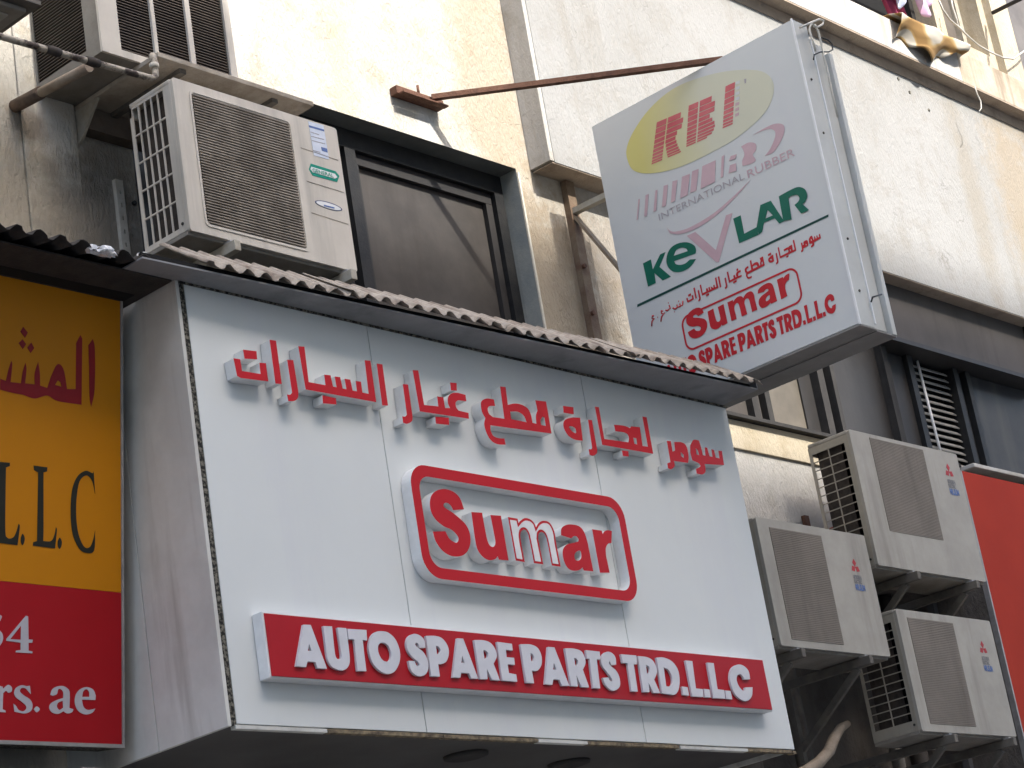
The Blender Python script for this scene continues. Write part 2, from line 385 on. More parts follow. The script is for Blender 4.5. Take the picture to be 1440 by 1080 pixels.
# dark service recess behind the three outdoor units
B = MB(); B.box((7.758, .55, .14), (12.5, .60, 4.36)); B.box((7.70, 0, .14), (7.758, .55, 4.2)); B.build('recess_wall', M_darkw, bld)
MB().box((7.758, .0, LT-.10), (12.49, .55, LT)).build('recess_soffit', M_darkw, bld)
# projecting block over the right half
Bk = MB()
Bk.box((7.775, -.13, 6.03), (20, -.002, 7.47), M_block)
blk = Bk.build('projecting_block', M_block, bld)
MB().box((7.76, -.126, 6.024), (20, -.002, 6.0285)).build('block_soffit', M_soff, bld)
MB().box((7.745, -.128, 6.036), (7.7735, -.002, 17)).build('block_side', M_low, bld)
MB().box((4.775, -.010, 4.3), (5.03, -.0005, 17), bev=.006).build('pilaster', M_wall, bld)
for hx, hz in ((1263, 111), (1279, 130), (1306, 155)):
    c = aty(hx, hz, -.13); MB().tube([c+Vector((0, -.004, 0)), c], .011, 8).build('wall_plug', M_gap, bld)
MB().box((7.775, -.13, 7.471), (10.6, -.002, 17)).build('wall', M_block, bld)
# ledge
MB().box((7.70, -.225, 7.546), (11.95, -.131, 7.765), bev=.005).build('ledge', mat('pale_ledge_paint', (.56, .545, .51), (.48, .45, .40), 5, .85, .3, streak=6, c3=(.3, .25, .19)), bld)
MB().box((11.953, -.223, 7.546), (20, -.131, 7.78), bev=.005).build('ledge', mat('stained_ledge', (.50, .44, .35), (.38, .31, .23), 6, .9, .4, streak=7, c3=(.2, .155, .11)), bld)
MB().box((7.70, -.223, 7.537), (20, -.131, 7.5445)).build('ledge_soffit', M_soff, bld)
MB().box((7.76, -.136, 7.466), (20, -.1305, 7.536)).build('ledge_shadow_strip', M_soff, bld)  # brown strip: the ledge's shadow painted onto the wall
wall_cells(10.6, 20, 7.475, 17, -.128, [(10.86, 11.98, 7.79, 9.4), (12.10, 12.62, 7.96, 9.4), (12.98, 14.2, 7.98, 9.4)], .2, 'wall', M_band, bld)
MB().box((12.70, -.18, 7.802), (12.95, -.129, 9.6)).build('pilaster', M_band, bld)
# plaster band and sill line beneath the right window
MB().box((7.76, -.014, 4.80), (11.0, -.001, 4.953), bev=.003).build('plaster_band', M_band, bld)
# roof edge out of sight
MB().box((-8, -.35, 17.003), (20, 3, 17.25)).build('roof_edge', M_block, bld)

# ---- window by the air conditioner
win = MB().box((5.301, .172, 4.30), (7.637, .178, 6.018)).build('window', M_frame, bld)
Y0 = .10
fr = MB(); fr.box((5.31, Y0, 5.925), (7.636, .17, 6.016)); fr.box((7.575, Y0, 4.31), (7.636, .17, 5.923)); fr.box((6.60, Y0, 4.31), (6.665, .17, 5.923))
fr.box((5.31, Y0, 4.31), (5.37, .17, 5.923)); fr.build('frame', M_frame, win)
fr = MB(); fr.box((6.668, .125, 5.87), (7.572, .165, 5.923)); fr.box((6.668, .125, 4.31), (6.70, .165, 5.868)); fr.box((7.53, .125, 4.31), (7.572, .165, 5.868)); fr.build('sash', M_pan2, win)
MB().box((6.702, .150, 4.31), (7.528, .158, 5.868)).build('pane', M_glass, win)
MB().box((5.372, .150, 4.31), (6.598, .158, 5.923)).build('pane', M_glass2, win)
MB().box((7.64, -.006, 4.4), (7.652, .0, 6.0)).build('paint_edge', mat('cream_paint_edge', (.7, .66, .56), None, 9, .8, .5), bld)

# ---- the long dark window band on the right
wb = MB().box((8.862, .142, 4.957), (12.448, .15, 6.03)).build('window', M_frame, bld)
def pn(name, x0, x1, z0, z1, y0, m, y1=.141): return MB().box((x0, y0, z0), (x1, y1, z1)).build(name, m, wb)
pn('frame', 8.865, 12.445, 4.957, 5.0, .03, M_frame2)                     # bottom rail
pn('frame', 8.865, 12.445, 5.985, 6.03, .03, M_frame2)
for x0, x1, y0 in ((8.866, 8.90, .03), (9.245, 9.30, .02), (9.37, 9.415, .02), (9.90, 9.96, .01), (10.02, 10.055, .0), (10.60, 10.655, .0), (10.90, 10.955, .02), (11.40, 11.45, .02), (11.54, 11.59, .02), (12.40, 12.445, .02)):
    pn('mullion', x0, x1, 5.002, 5.63 if x0 > 10.58 else 5.983, y0, M_frame2 if x0 < 10.9 else M_frame)
pn('pane', 8.902, 9.243, 5.002, 5.983, .06, M_pan)
pn('pane', 9.417, 9.78, 5.04, 5.983, .07, M_beige)
pn('pane', 9.78, 9.898, 5.002, 5.983, .06, M_pan2)
pn('panel', 9.302, 9.368, 5.002, 5.983, .06, M_pan)
pn('panel', 9.962, 10.018, 5.002, 5.983, .05, M_pan2)
pn('panel', 10.057, 10.598, 5.002, 5.983, .045, M_pan2)
pn('panel', 10.657, 10.898, 5.002, 5.628, .05, M_pan2)
pn('panel', 10.657, 12.30, 5.66, 6.028, -.035, M_pan)
pn('frame', 12.302, 12.40, 5.66, 6.028, -.06, M_frame)
pn('frame', 10.602, 10.655, 5.66, 6.028, -.05, M_pan2)
pn('transom', 10.602, 12.445, 5.632, 5.658, -.085, M_pan2)
pn('pane', 11.452, 11.538, 5.002, 5.628, .06, M_glass2)
pn('pane', 11.592, 12.398, 5.002, 5.628, .05, M_glass2)
MB().box((10.957, .12, 5.002), (11.398, .14, 5.628)).build('backing', M_black, wb)
for k in range(15):
    z = 5.03+k*.041
    MB().bar((10.958, .075, z), (11.397, .075, z), (0, .0015, -.003), (0, .012, .0125)).build('slat', M_slat, wb)
MB().tube([atx(1295, 505, 11.02)*0+Vector((11.055, .045, 5.625)), Vector((11.075, .045, 5.2)), Vector((11.08, .045, 4.99))], .008).build('cord', M_white, wb)
MB().box((8.80, -.05, 4.956), (11.10, .028, 4.975)).build('sill', M_frame2, bld)
MB().box((11.101, -.13, 4.93), (13.0, .028, 4.954), bev=.004).build('sill', mat('pale_sill', (.55, .53, .49), (.4, .38, .34), 9, .8), bld)

# ---- upstairs windows behind the laundry
for x0, x1, z0, mm in ((10.86, 11.98, 7.79, M_pan), (12.10, 12.62, 7.96, M_glass2), (12.98, 14.2, 7.98, M_glass2)):
    wn = MB().box((x0, .07, z0), (x1, .08, 9.4)).build('window', M_black, bld)
    f = MB(); f.box((x0+.001, .0, z0+.001), (x0+.05, .07, 9.39)); f.box((x1-.05, .0, z0+.001), (x1-.001, .07, 9.39)); f.box((x0+.051, .0, z0+.001), (x1-.051, .07, z0+.04)); f.build('frame', M_pan2 if x0 < 11 else M_brk, wn)
    if x0 < 11:
        MB().box((x0+.052, .03, z0+.042), (11.22, .04, 9.38)).build('pane', mat('mauve_glass', (.33, .27, .25), (.28, .23, .21), 4, .3), wn)
        MB().box((11.222, .01, z0+.041), (11.262, .07, 9.38)).build('mullion', M_frame2, wn)
    else:
        MB().box((x0+.052, .04, z0+.042), (x1-.052, .05, 9.38)).build('pane', mat('smoky_glass', (.12, .105, .09), (.18, .16, .14), 5, .35), wn)

# ================================================================== MAIN SHOP SIGN
YS = -.80; X0, X1, Z0, Z1 = 4.722, 7.770, 3.062, 4.566
sg = thing('shop_sign', (6.24, YS, Z0), 'large white boxed shop sign with raised red lettering and a red name strip', 'shop sign')
for a, b in ((X0+.030, 5.603), (5.6065, 6.797), (6.8005, X1)):
    MB().box((a, YS, Z0+.006), (b, YS+.018, Z1-.004), bev=.0012, seg=1).build('panel', M_panel, sg)
MB().box((X0+.014, YS+.019, Z0+.01), (X1-.01, YS+.03, Z1-.01)).build('panel_backing', M_gap, sg)
MB().box((X0+.004, YS+.001, Z0), (X0+.028, YS+.018, Z1)).build('corner_seam', M_gap, sg)
sd_ = MB(); sd_.box((X0-.012, YS-.004, Z0-.004), (X0+.003, YS+.33, Z1+.01), bev=.001, seg=1); sd_.build('side_panel', M_side, sg)
MB().box((X0-.012, YS+.334, Z0-.004), (X0+.003, -.001, Z1+.01), bev=.001, seg=1).build('side_panel', M_side, sg)
MB().box((X1-.009, YS+.019, Z0), (X1+.003, -.06, Z1+.01)).build('side_panel', M_side, sg)
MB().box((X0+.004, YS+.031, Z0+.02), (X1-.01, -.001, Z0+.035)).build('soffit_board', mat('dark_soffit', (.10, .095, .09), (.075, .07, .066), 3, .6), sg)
# torn edging along the bottom, built from uneven lengths
x = X0+.02; k = 0
while x < X1-.02:
    l = random.uniform(.25, .7); e = min(X1, x+l); d = random.uniform(0, .004)
    MB().box((x, YS-.003-d, Z0-.010-d), (e-.004, YS+.02, Z0+.002-d)).build('edge_strip', M_edge if k % 3 else M_side, sg); x = e; k += 1
for px, py in ((655, 1062), (800, 1073)):
    c = onp(px, py, (0, 0, Z0+.018), Vector((0, 0, 1))); B = MB()
    B.tube([c+Vector((0, 0, .004)), c+Vector((0, 0, -.008)), c+Vector((0, 0, -.012))], [.085, .083, .066], 28, M_frame2)
    B.build('downlight', M_frame2, sg)

YL = YS-.05
def letter(parent, outer, holes=(), y=YL, d=.0485, o=(0, 0, 1), mf=None, ms=None, name='letter'):
    L_ = [[aty(px, py, y) for px, py in loop(s, *o)] for s in (outer, *holes)]
    return MB().prism(L_, (0, d, 0), mf or M_red, ms or M_white).build(name, None, parent)
A_ = (310, 460, 5.76); B_ = (540, 500, 5.76); C_ = (780, 550, 5.76)
ARAB = [
 (A_, "105,252 160,260 175,355 325,380 315,288 368,292 388,440 165,412 135,395"), (A_, "182,182 292,195 298,262 195,255"),
 (A_, "398,102 450,110 497,462 445,458"),
 (A_, "540,265! 590,268! 632,530! 627,572 600,597 550,600! 538,545! 565,546 580,530!"),
 (A_, "630,155 680,158 715,445 850,470 840,385 892,390 912,482 940,487 925,400 970,405 990,497 1020,503 1005,418 1052,425 1070,514 1105,520 1095,435 1138,442 1150,530 1200,540 1168,268 1215,272 1262,608 690,505"),
 (A_, "825,552 935,575 940,627 830,617"), (A_, "1265,295 1312,302 1357,635 1310,635"),
 (B_, "152,232! 195,235! 232,500! 225,532 190,552 155,545! 148,492! 170,494 185,480!"),
 (B_, "232,118! 277,120! 325,400! 440,412! 430,330! 480,338! 495,425! 535,425! 518,385 520,335 550,305 600,302! 660,318! 668,370! 600,362! 580,380 585,420 605,446! 685,465! 688,512! 290,452!"),
 (B_, "535,218 588,222 590,285 542,282"), (B_, "415,495 525,503 528,562 420,552"),
 (B_, "940,250! 985,255! 1003,400! 1060,388 1120,400 1165,430 1190,480 1203,545! 1234,552! 1230,490 1243,445! 1225,362! 1312,372! 1325,440! 1357,632! 862,565! 865,610 885,650 925,668 975,672! 985,722! 920,718 870,690 832,630 812,560 820,505! 795,460 785,410 790,370 830,348 890,355! 900,408! 855,410 840,430 850,470 882,498! 975,512!", "1022,455! 1080,455 1130,485 1155,540! 1030,515!", "1272,562! 1268,520 1285,495! 1300,505! 1310,570!"),
 (C_, "205,215! 228,402! 160,392 110,360 75,300 72,250 100,225 150,213!", "~118,290 140,285 168,305 172,340 140,325"),
 (C_, "68,120 152,130 155,188 72,175"),
 (C_, "270,232! 302,235! 345,480! 340,505 310,525 282,515! 275,470! 297,470 303,455!"),
 (C_, "325,125! 358,130! 402,388! 598,415! 600,370 570,337 492,325! 480,272! 560,280 610,300! 620,285! 690,292! 712,445! 755,450! 710,205! 745,212! 798,508! 385,435!", "636,378 660,380 668,432 645,426"),
 (C_, "545,480 598,487 600,530 552,525"),
 (C_, "908,402! 940,405! 955,490! 975,480! 968,412! 1030,415 1068,450 1085,530 1080,582! 965,565! 972,605 945,632 918,625! 912,585! 938,575!", "1022,495 1046,518 1044,542 1022,525"),
 (C_, "1098,440! 1125,395 1168,400! 1185,450! 1200,518! 1222,523! 1215,455! 1235,458! 1255,528! 1278,533! 1268,470! 1290,475! 1305,538! 1335,545! 1325,482! 1355,485! 1372,600! 1215,590! 1222,650 1195,675 1150,668! 1145,630! 1180,610 1170,585! 1115,560! 1098,500!", "1142,460 1160,480 1170,518 1150,512"),
]
for a in ARAB: letter(sg, a[1], a[2:], o=a[0])
# logo frame and word
fo = rrect(5.657, 6.852, 3.606, 4.028, .085, YL); fi = rrect(5.698, 6.812, 3.647, 3.986, .055, YL)
MB().prism([fo, fi], (0, .0485, 0), M_red, M_white).build('logo_frame', None, sg)
D4 = (560, 640, 5.4); D5 = (720, 660, 5.4)
WORD = []
letter0 = letter
def letter(parent, outer, holes=(), **k):
    WORD.append((outer, tuple(holes), k['o'])); return letter0(parent, outer, holes, **k)
letter(sg, "500,412! 470,330 425,282 360,258 300,266 256,300 240,360 250,430 285,490 345,540 395,562 432,590 458,632 445,665 415,655 385,630 358,578! 262,580! 285,655 335,725 400,765 470,768 520,738 547,675 545,600 515,530 460,475 410,435 370,410 345,388 350,365 375,364 400,385 418,418!", o=D4)
letter(sg, "555,432! 637,437! 655,540 678,650 700,690 726,695 738,665 728,600 700,455! 780,460! 838,800! 765,795! 755,768! 735,790 690,798 640,770 600,712 580,620!", o=D4)
mo_ = "-31,362! 42,374! 50,408! 70,385 100,370 140,380 170,410 182,440! 205,405 240,390 285,405 320,470 335,560! 370,740! 302,730! 268,550 250,495 225,475 203,490 199,530! 238,722! 167,712! 135,545 120,485 98,458 72,468 63,500 68,550! 97,705! 28,692!"
letter(sg, mo_, o=D5)
P_ = inset([aty(px, py, YL-.0015) for px, py in loop(mo_, *D5)], .0095, Vector((0, 1, 0)))
MB().prism([P_], (0, .0012, 0), M_white, M_white).build('letter_inlay', None, sg)
letter(sg, "372,500! 375,450 405,425 450,418 510,432 550,480 575,560! 618,775! 545,768! 535,745! 510,765 470,770 430,755 400,710 385,650 390,600 420,570 465,558 503,548! 505,530 490,510 468,508 450,525!", ("~520,620 490,625 475,650 480,685 505,693 525,670",), o=D5)
letter(sg, "608,455! 680,465! 690,492! 700,472 725,462 758,468! 755,560! 730,565 712,600 715,660! 742,785! 668,785!", o=D5)
letter = letter0
# red name strip with white letters
nb = MB(); nb.box((4.868, YL, 3.208), (7.596, YS-.0015, 3.426), M_white, .002, 1)
nb = nb.build('name_board', None, sg)
MB().box((4.875, YL-.003, 3.213), (7.590, YL-.0002, 3.419), bev=.001, seg=1).build('board_face', M_redb, nb)
E6 = (400, 860, 6); E7 = (630, 890, 6); E8 = (860, 890, 6)
YB = YL-.013
STRIP = [
 (E6, "160,110 222,112 360,482 280,478 262,425 195,420 183,468 100,460", "208,270 198,330 230,332"),
 (E6, "328,122! 402,125! 425,340 440,392 462,402 480,385 478,340! 448,135! 522,140! 550,370 545,450 510,490 460,492 400,462 365,400 350,290!"),
 (E6, "530,145 692,155 698,243 660,240 692,502 618,500 590,235 542,232"),
 (E6, "~820,165 880,180 940,240 975,340 970,430 930,505 870,525 800,495 740,420 712,310 728,220 765,175", "~835,262 875,285 900,345 895,400 865,423 825,405 795,350 790,295 808,268"),
 (E6, "1190,305! 1180,240 1140,200 1090,188 1045,215 1030,270 1045,335 1085,385 1125,420 1140,445 1130,460 1112,450 1100,418! 1048,415! 1062,480 1100,530 1150,545 1195,525 1215,470 1205,400 1170,340 1125,305 1105,280 1110,262 1128,270 1140,305!"),
 (E6, "1195,205! 1270,205 1330,225 1375,285 1388,350 1370,415 1335,440 1297,440! 1312,548! 1240,545!", "1278,290! 1300,295 1318,325 1308,352 1288,360!"),
 (E7, "78,45 128,48 256,386 198,385 178,340 112,335 105,378 40,375", "120,190 113,250 142,255"),
 (E7, "222,60! 300,62 360,85 400,140 412,200 385,260! 440,402! 372,395! 328,300! 335,390! 272,388!", "298,145! 322,150 338,175 335,205 308,218!"),
 (E7, "415,75 540,92 547,148 488,140 495,205 558,210 565,270 503,262 514,338 576,350 585,412 460,400"),
 (E7, "612,95! 700,98 760,130 790,200 788,270 755,318 708,318! 727,425! 662,420!", "695,170! 715,180 727,210 720,235 703,242!"),
 (E7, "845,118 898,122 1024,446 962,445 942,395 890,390 880,438 820,432", "893,250 887,308 917,312"),
 (E7, "988,130! 1060,132 1125,155 1155,210 1160,260 1138,310! 1192,460! 1128,455! 1082,355! 1097,452! 1040,447!", "1065,210! 1085,218 1098,240 1092,270 1074,275!"),
 (E7, "1165,145 1280,158 1285,225 1255,222 1285,468 1225,465 1195,218 1172,215"),
 (E7, "1420,268! 1410,200 1370,162 1325,165 1295,210 1300,270 1335,320 1365,360 1385,390 1385,410 1368,405 1355,375! 1308,378! 1325,430 1370,478 1410,485 1450,450 1448,380 1420,320 1380,285 1360,258 1365,240 1380,270!"),
 (E8, "80,180 208,190 215,265 187,262 222,495 170,492 135,255 95,252"),
 (E8, "224,195! 300,205 350,235 378,290 382,340 360,395! 412,508! 355,505! 312,420! 322,500! 268,498!", "290,270! 312,280 322,305 318,335 300,345!"),
 (E8, "380,208! 440,208 510,240 560,310 575,400 565,480 535,520 490,518! 428,508!", "440,290! 480,310 510,370 512,430 490,452 462,450!"),
 (E8, "595,452 642,458 655,530 605,522"), (E8, "625,232 682,238 712,468 768,475 775,540 682,535"),
 (E8, "780,472 828,478 838,545 790,542"), (E8, "808,250 862,255 895,475 950,482 958,555 860,548"),
 (E8, "960,485 1005,490 1020,560 970,555"),
 (E8, "1170,390! 1155,320 1110,275 1060,268 1015,300 998,370 1010,440 1045,520 1100,565 1150,572 1185,530 1190,458! 1128,460! 1125,488 1100,480 1070,440 1055,390 1065,355 1090,350 1110,368 1118,392!"),
]
for a in STRIP: letter(nb, a[1], a[2:], y=YB, d=.0095, o=a[0], mf=M_lett, ms=M_lett)

# ---- corrugated awning above it
aw = thing('corrugated_awning', (6.1, -.8, 4.57), 'rusty corrugated sheet awning with grey fascia over the white sign', 'awning')
def sheet(x0, x1, y0, z0, y1, z1, amp, wl, m, par, name='corrugated_sheet', jag=.006, ph=0):
    B = MB(); n = int((x1-x0)/wl*8); rows = 5; g = []; sk = (lambda x: .105*(7.735-x)/3.2) if name == 'corrugated_sheet' and m is M_corr else (lambda x: 0)
    for j in range(rows+1):
        t = j/rows; row = []
        for i in range(n+1):
            x = x0+(x1-x0)*i/n; jx = (random.uniform(-jag, jag) if j == 0 else 0)
            row.append(B.b.verts.new((x, y0+sk(x)+(y1-y0)*t+jx, z0+(z1-z0)*t+amp*math.sin((x-x0)/wl*math.tau+ph)+jx*.3)))
        g.append(row)
    for a, b in zip(g, g[1:]):
        for i in range(n): f = B.b.faces.new([a[i], a[i+1], b[i+1], b[i]]); f.smooth = True
    o = B.build(name, m, par); md = o.modifiers.new('t', 'SOLIDIFY'); md.thickness = .0022; md.offset = 0; return o
xs_ = [4.75, 5.44, 6.20, 6.96, 7.735]
for i in range(4):
    dz = (.0, .006, .0, .006)[i]
    sheet(xs_[i]-(.05 if i else 0), xs_[i+1], -1.02-dz, 4.588+dz*.6, -.80, 4.742+dz*.6, .0125, .080, M_corr, aw, ph=i*.8)
MB().prism([[(4.50, -.895, 4.565), (7.733, -1.0, 4.567), (7.733, -.60, 4.567), (4.50, -.60, 4.565)]], (0, 0, .006), M_fasc, M_fasc, True).build('fascia', None, aw)
MB().prism([[(4.52, -.870, 4.5735), (7.73, -.970, 4.5735), (7.73, -.955, 4.5735), (4.52, -.855, 4.5735)]], (0, 0, .028), M_black, M_black, True).build('closure_strip', None, aw)
MB().box((4.726, YS-.006, 4.558), (7.774, YS-.0005, 4.5665)).build('fascia_joint', M_gap, aw)
MB().box((7.733, -1.0, 4.567), (7.739, -.60, 4.60)).build('end_cap', M_fasc, aw)

# ---- yellow and maroon neighbour sign, leaning forward
T = aty(168, 395, -.60); Bt = aty(172, 1052, -.36); T.x = Bt.x = (T.x+Bt.x)/2
upv = (T-Bt).normalized(); NY = Vector((1, 0, 0)).cross(upv).normalized()
ys = thing('shop_sign', (3.6, -.36, Bt.z), 'yellow and maroon shop sign with red Arabic lettering at the left edge', 'shop sign')
def yq(px, py, lift=0): return onp(px, py, Bt, NY) - NY*(-lift if NY.y < 0 else lift)
seam = onp(168, 833, Bt, NY); seamt = (seam-Bt).dot(upv)
def yplate(t0, t1, x0, x1, m, name, th=.012, off=0):
    b = MB(); nn = NY if NY.y < 0 else -NY
    P = [Vector((xx, Bt.y, Bt.z))+upv*t for xx, t in ((x0, t0), (x1, t0), (x1, t1), (x0, t1))]
    b.prism([[p+nn*off for p in P]], -nn*th, m, m, True); return b.build(name, None, ys)
LH = (T-Bt).length
yplate(seamt, LH, 2.2, Bt.x, M_yel, 'upper_panel'); yplate(.012, seamt-.001, 2.2, Bt.x, M_mar, 'lower_panel')
yplate(0, .0115, 2.2, Bt.x, M_trim, 'bottom_trim', .02, .004)
yplate(0, LH, Bt.x+.0005, Bt.x+.009, M_trim, 'side_trim', .02, .004)
yplate(0, LH, 2.2, Bt.x+.008, M_gap, 'sign_backing', .12, -.0135)
nn_ = NY if NY.y < 0 else -NY
def yl(o, m, outer, *holes):
    L_ = [[onp(px, py, Bt, NY)+nn_*.0015 for px, py in loop(s, *o)] for s in (outer, *holes)]
    MB().prism(L_, -nn_*.001, m, m).build('letter', None, ys)
Y4 = (0, 450, 3.088); Y5 = (0, 840, 5.4)
yl(Y4, M_ylt, "383,110! 402,83! 411,130 410,300 395,377! 388,330 386,200!")
yl(Y4, M_ylt, "330,100! 348,66! 356,80! 353,368! 250,352 205,328 150,341 100,325 60,318 0,303! 0,255! 25,265! 35,220 48,178! 52,195 45,270! 90,275! 98,225 110,186! 114,215 108,275! 150,280! 150,230 165,183! 172,230 173,285! 205,295! 225,235 250,192 275,215 290,300! 328,300!", "238,282 250,262 262,270 266,290")
for d in ("100,30 120,55 108,78 88,50", "97,84 112,105 98,127 80,100", "135,98 148,122 132,144 118,120"): yl(Y4, M_ylt, d)
yl(Y4, M_blk, "-20,615! 42,620! 42,635! 25,640! 22,900 30,945 55,945 70,920 80,885! 85,900 75,978! -20,966!")
yl(Y4, M_blk, "90,945 97,928 106,945 104,965 97,978 90,965 90,945!")
yl(Y4, M_blk, "145,632! 205,640! 203,658! 188,662! 188,900 187,960! 220,960 235,935 242,900! 246,915 238,992! 142,980! 143,965! 160,960! 165,662! 147,652!")
yl(Y4, M_blk, "250,962 258,945 267,960 266,980 258,994 250,982 250,962!")
yl(Y4, M_blk, "412,755! 400,700 375,675 345,700 332,770 330,850 340,930 365,985 390,985 405,950 412,915! 408,1000 380,1012 345,995 315,930 306,840 312,740 335,680 370,655 400,665 406,658!")
yl(Y5, M_slv, "195,140! 212,145! 215,320! 247,322! 243,345! 215,345! 215,405! 245,412! 243,425! 118,418! 120,405! 155,400! 155,345! 45,330! 48,315!", "158,215! 75,318! 156,322!")
yl(Y5, M_slv, "-5,132! 12,145 0,180! -5,180!"); yl(Y5, M_slv, "-5,250! 15,275 22,310 12,345 -5,370!")
yl(Y5, M_slv, "-20,670! 18,678! 22,695! 60,665 88,685 85,715 62,725 45,710 22,728! 18,850! 40,860! 42,874! -20,870!")
yl(Y5, M_slv, "225,672! 232,735! 215,715 190,690 160,690 150,715 180,745 225,775 245,815 235,860 190,882 140,875 108,868! 100,808! 120,825 140,855 175,865 198,845 193,820 160,790 120,760 105,725 120,688 160,668 200,675!")
yl(Y5, M_slv, "255,850 277,828 300,850 277,873 255,850!")
yl(Y5, M_slv, "380,740! 395,700 430,678 480,675 522,705 528,760! 525,840! 555,850! 545,872 510,882 480,865! 440,885 395,875 372,840 385,805 430,780 478,765! 478,720 460,698 440,700 430,735 400,748!", "475,785! 440,800 430,830 450,855 478,838!")
yl(Y5, M_slv, "722,780! 620,777! 632,830 665,855 722,845! 700,875 650,890 595,865 568,810 572,745 605,700 655,682 705,700 725,745!", "622,756! 630,715 655,698 675,720 676,756!")
# its own awning, seen from beneath
ya = thing('corrugated_awning', (4, -.85, 4.6), 'dark corrugated awning edge over the yellow sign', 'awning')
sheet(2.2, 3.42, -.86, 4.578, -.10, 4.72, .014, .083, M_corrd, ya, ph=.5)
sheet(3.38, 4.60, -.87, 4.582, -.10, 4.72, .014, .083, M_corrd, ya, ph=2.2)
MB().box((2.2, -.80, 4.56), (4.70, -.05, 4.566)).build('soffit_board', M_corrd, ya)
MB().box((2.2, -.655, Bt.z+LH*.995), (4.66, -.60, 4.559)).build('soffit_batten', M_black, ya)
fl = thing('foil_scrap', (4.4, -.86, 4.6), 'crumpled silver foil tape on the left awning edge below the pale vertical rail', 'foil')
for (px, py, wpx) in ((132, 352, 12), (146, 353, 14), (156, 358, 8)):
    c = aty(px, py, -.86); b = MB(); bmesh.ops.create_icosphere(b.b, subdivisions=2, radius=.022*wpx/12, matrix=Matrix.Translation(c) @ Matrix.Diagonal((1.5, .8, .55, 1)))
    for v in b.b.verts: v.co += Vector([random.uniform(-.006, .006) for _ in range(3)])
    b.build('crumple', M_foil, fl)
b = MB(); c = aty(200, 364, -.80); bmesh.ops.create_icosphere(b.b, subdivisions=2, radius=.02, matrix=Matrix.Translation(c) @ Matrix.Diagonal((.8, .7, 1.3, 1)))
for v in b.b.verts: v.co += Vector([random.uniform(-.006, .006) for _ in range(3)])
tag(b.build('foam_scrap', mat('white_foam', (.7, .69, .66), None, 20, .8)), 'small lump of white foam at the foot of the cream air conditioner\'s left corner', 'foam scrap')
# concrete beam below the yellow sign
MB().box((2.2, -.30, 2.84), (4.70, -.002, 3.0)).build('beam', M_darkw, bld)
pf = thing('pipe_fitting', (4.35, -.34, 2.98), 'dull metal pipe fitting hidden below the yellow and maroon sign', 'pipe')
MB().tube([(4.30, -.30, 3.0), (4.30, -.42, 2.985), (4.42, -.43, 2.98)], .022, 10).build('elbow', M_frame2, pf)
MB().tube([(4.42, -.43, 2.98), (4.50, -.43, 2.98)], .03, 12).build('collar', M_trim, pf)

# ================================================================== LIGHTBOX SIGN
XK = 7.84; kz0, kz1, ky0, ky1 = 4.70, 6.145, -.325, -1.495
kb = thing('lightbox_sign', (7.97, -.9, 4.7), 'tall white projecting lightbox sign with faded yellow oval and green and red print', 'projecting sign')
MB().box((XK+.004, ky1, kz0), (XK+.115, ky0, kz1), bev=.004).build('casing', M_kbox, kb)
MB().box((XK+.118, ky1+.02, kz0+.01), (XK+.24, ky0, kz1-.06), bev=.004).build('casing', M_kbox, kb)
MB().box((XK+.243, ky1-.004, kz0-.005), (XK+.275, ky0, kz1-.10), bev=.003).build('rear_rim', M_kbox, kb)
MB().box((XK+.112, ky1-.006, kz0+.02), (XK+.120, ky1+.03, kz1-.07)).build('ridge', M_white, kb)
MB().box((XK-.002, ky1+.006, kz0+.006), (XK+.003, ky0-.006, kz1-.006)).build('face', M_kface, kb)
MB().box((XK-.006, ky1-.003, kz0), (XK+.003, ky1+.005, kz1)).build('front_rim', M_white, kb)
MB().box((XK-.004, ky1, kz0-.006), (XK+.12, ky0, kz0-.001)).build('underside', M_kbot, kb)
MB().box((XK+.121, ky1, kz0-.012), (XK+.275, ky0, kz0-.007)).build('underside', M_kbot, kb)
for z in (5.86, 5.60, 5.1, 4.86):
    MB().tube([(XK+.05, ky1-.004, z), (XK+.05, ky1+.004, z)], .006, 8).build('rivet', M_gap, kb)
XP = XK-.0035
def kl(o, m, outer, *holes, name='print', x=XP, sm=5):
    L_ = [[atx(px, py, x) for px, py in loop(s, *o, sm)] for s in (outer, *holes)]
    return MB().prism(L_, (.0006, 0, 0), m, m).build(name, None, kb)
K1 = (870, 90, 4.696); K2 = (890, 250, 4.966); K3 = (900, 330, 4.966)
kl(K1, M_kyel, "~60,640 52,560 95,450 200,300 350,170 520,95 700,50 860,38 960,55 1015,110 1022,190 985,290 900,390 760,500 600,590 430,670 290,712 170,722 95,700", name='oval')
XQ = XP-.001
# RBI: letters cut into horizontal bars that get thinner downwards
def kq(pts, m, o=K1, name='letter_bar', x=XQ): 
    return MB().prism([[atx(o[0]+a/o[2], o[1]+b/o[2], x) for a, b in pts]], (.0005, 0, 0), m, m).build(name, None, kb)
def lerp(a, b, t): return (a[0]+(b[0]-a[0])*t, a[1]+(b[1]-a[1])*t)
def bars(tl, tr, bl, br, n, shape):
    """shape(row, n) -> list of (u0,u1) spans across the letter"""
    t = 0; tot = sum(1-.74*i/n for i in range(n)); 
    for i in range(n):
        h = (1-.74*i/n)/tot; fill = .90-.22*i/n
        for u0, u1 in shape(i, n):
            L0, R0 = lerp(tl, bl, t), lerp(tr, br, t); L1, R1 = lerp(tl, bl, t+h*fill), lerp(tr, br, t+h*fill)
            kq([lerp(L0, R0, u0), lerp(L0, R0, u1), lerp(L1, R1, u1), lerp(L1, R1, u0)], M_krbi)
        t += h
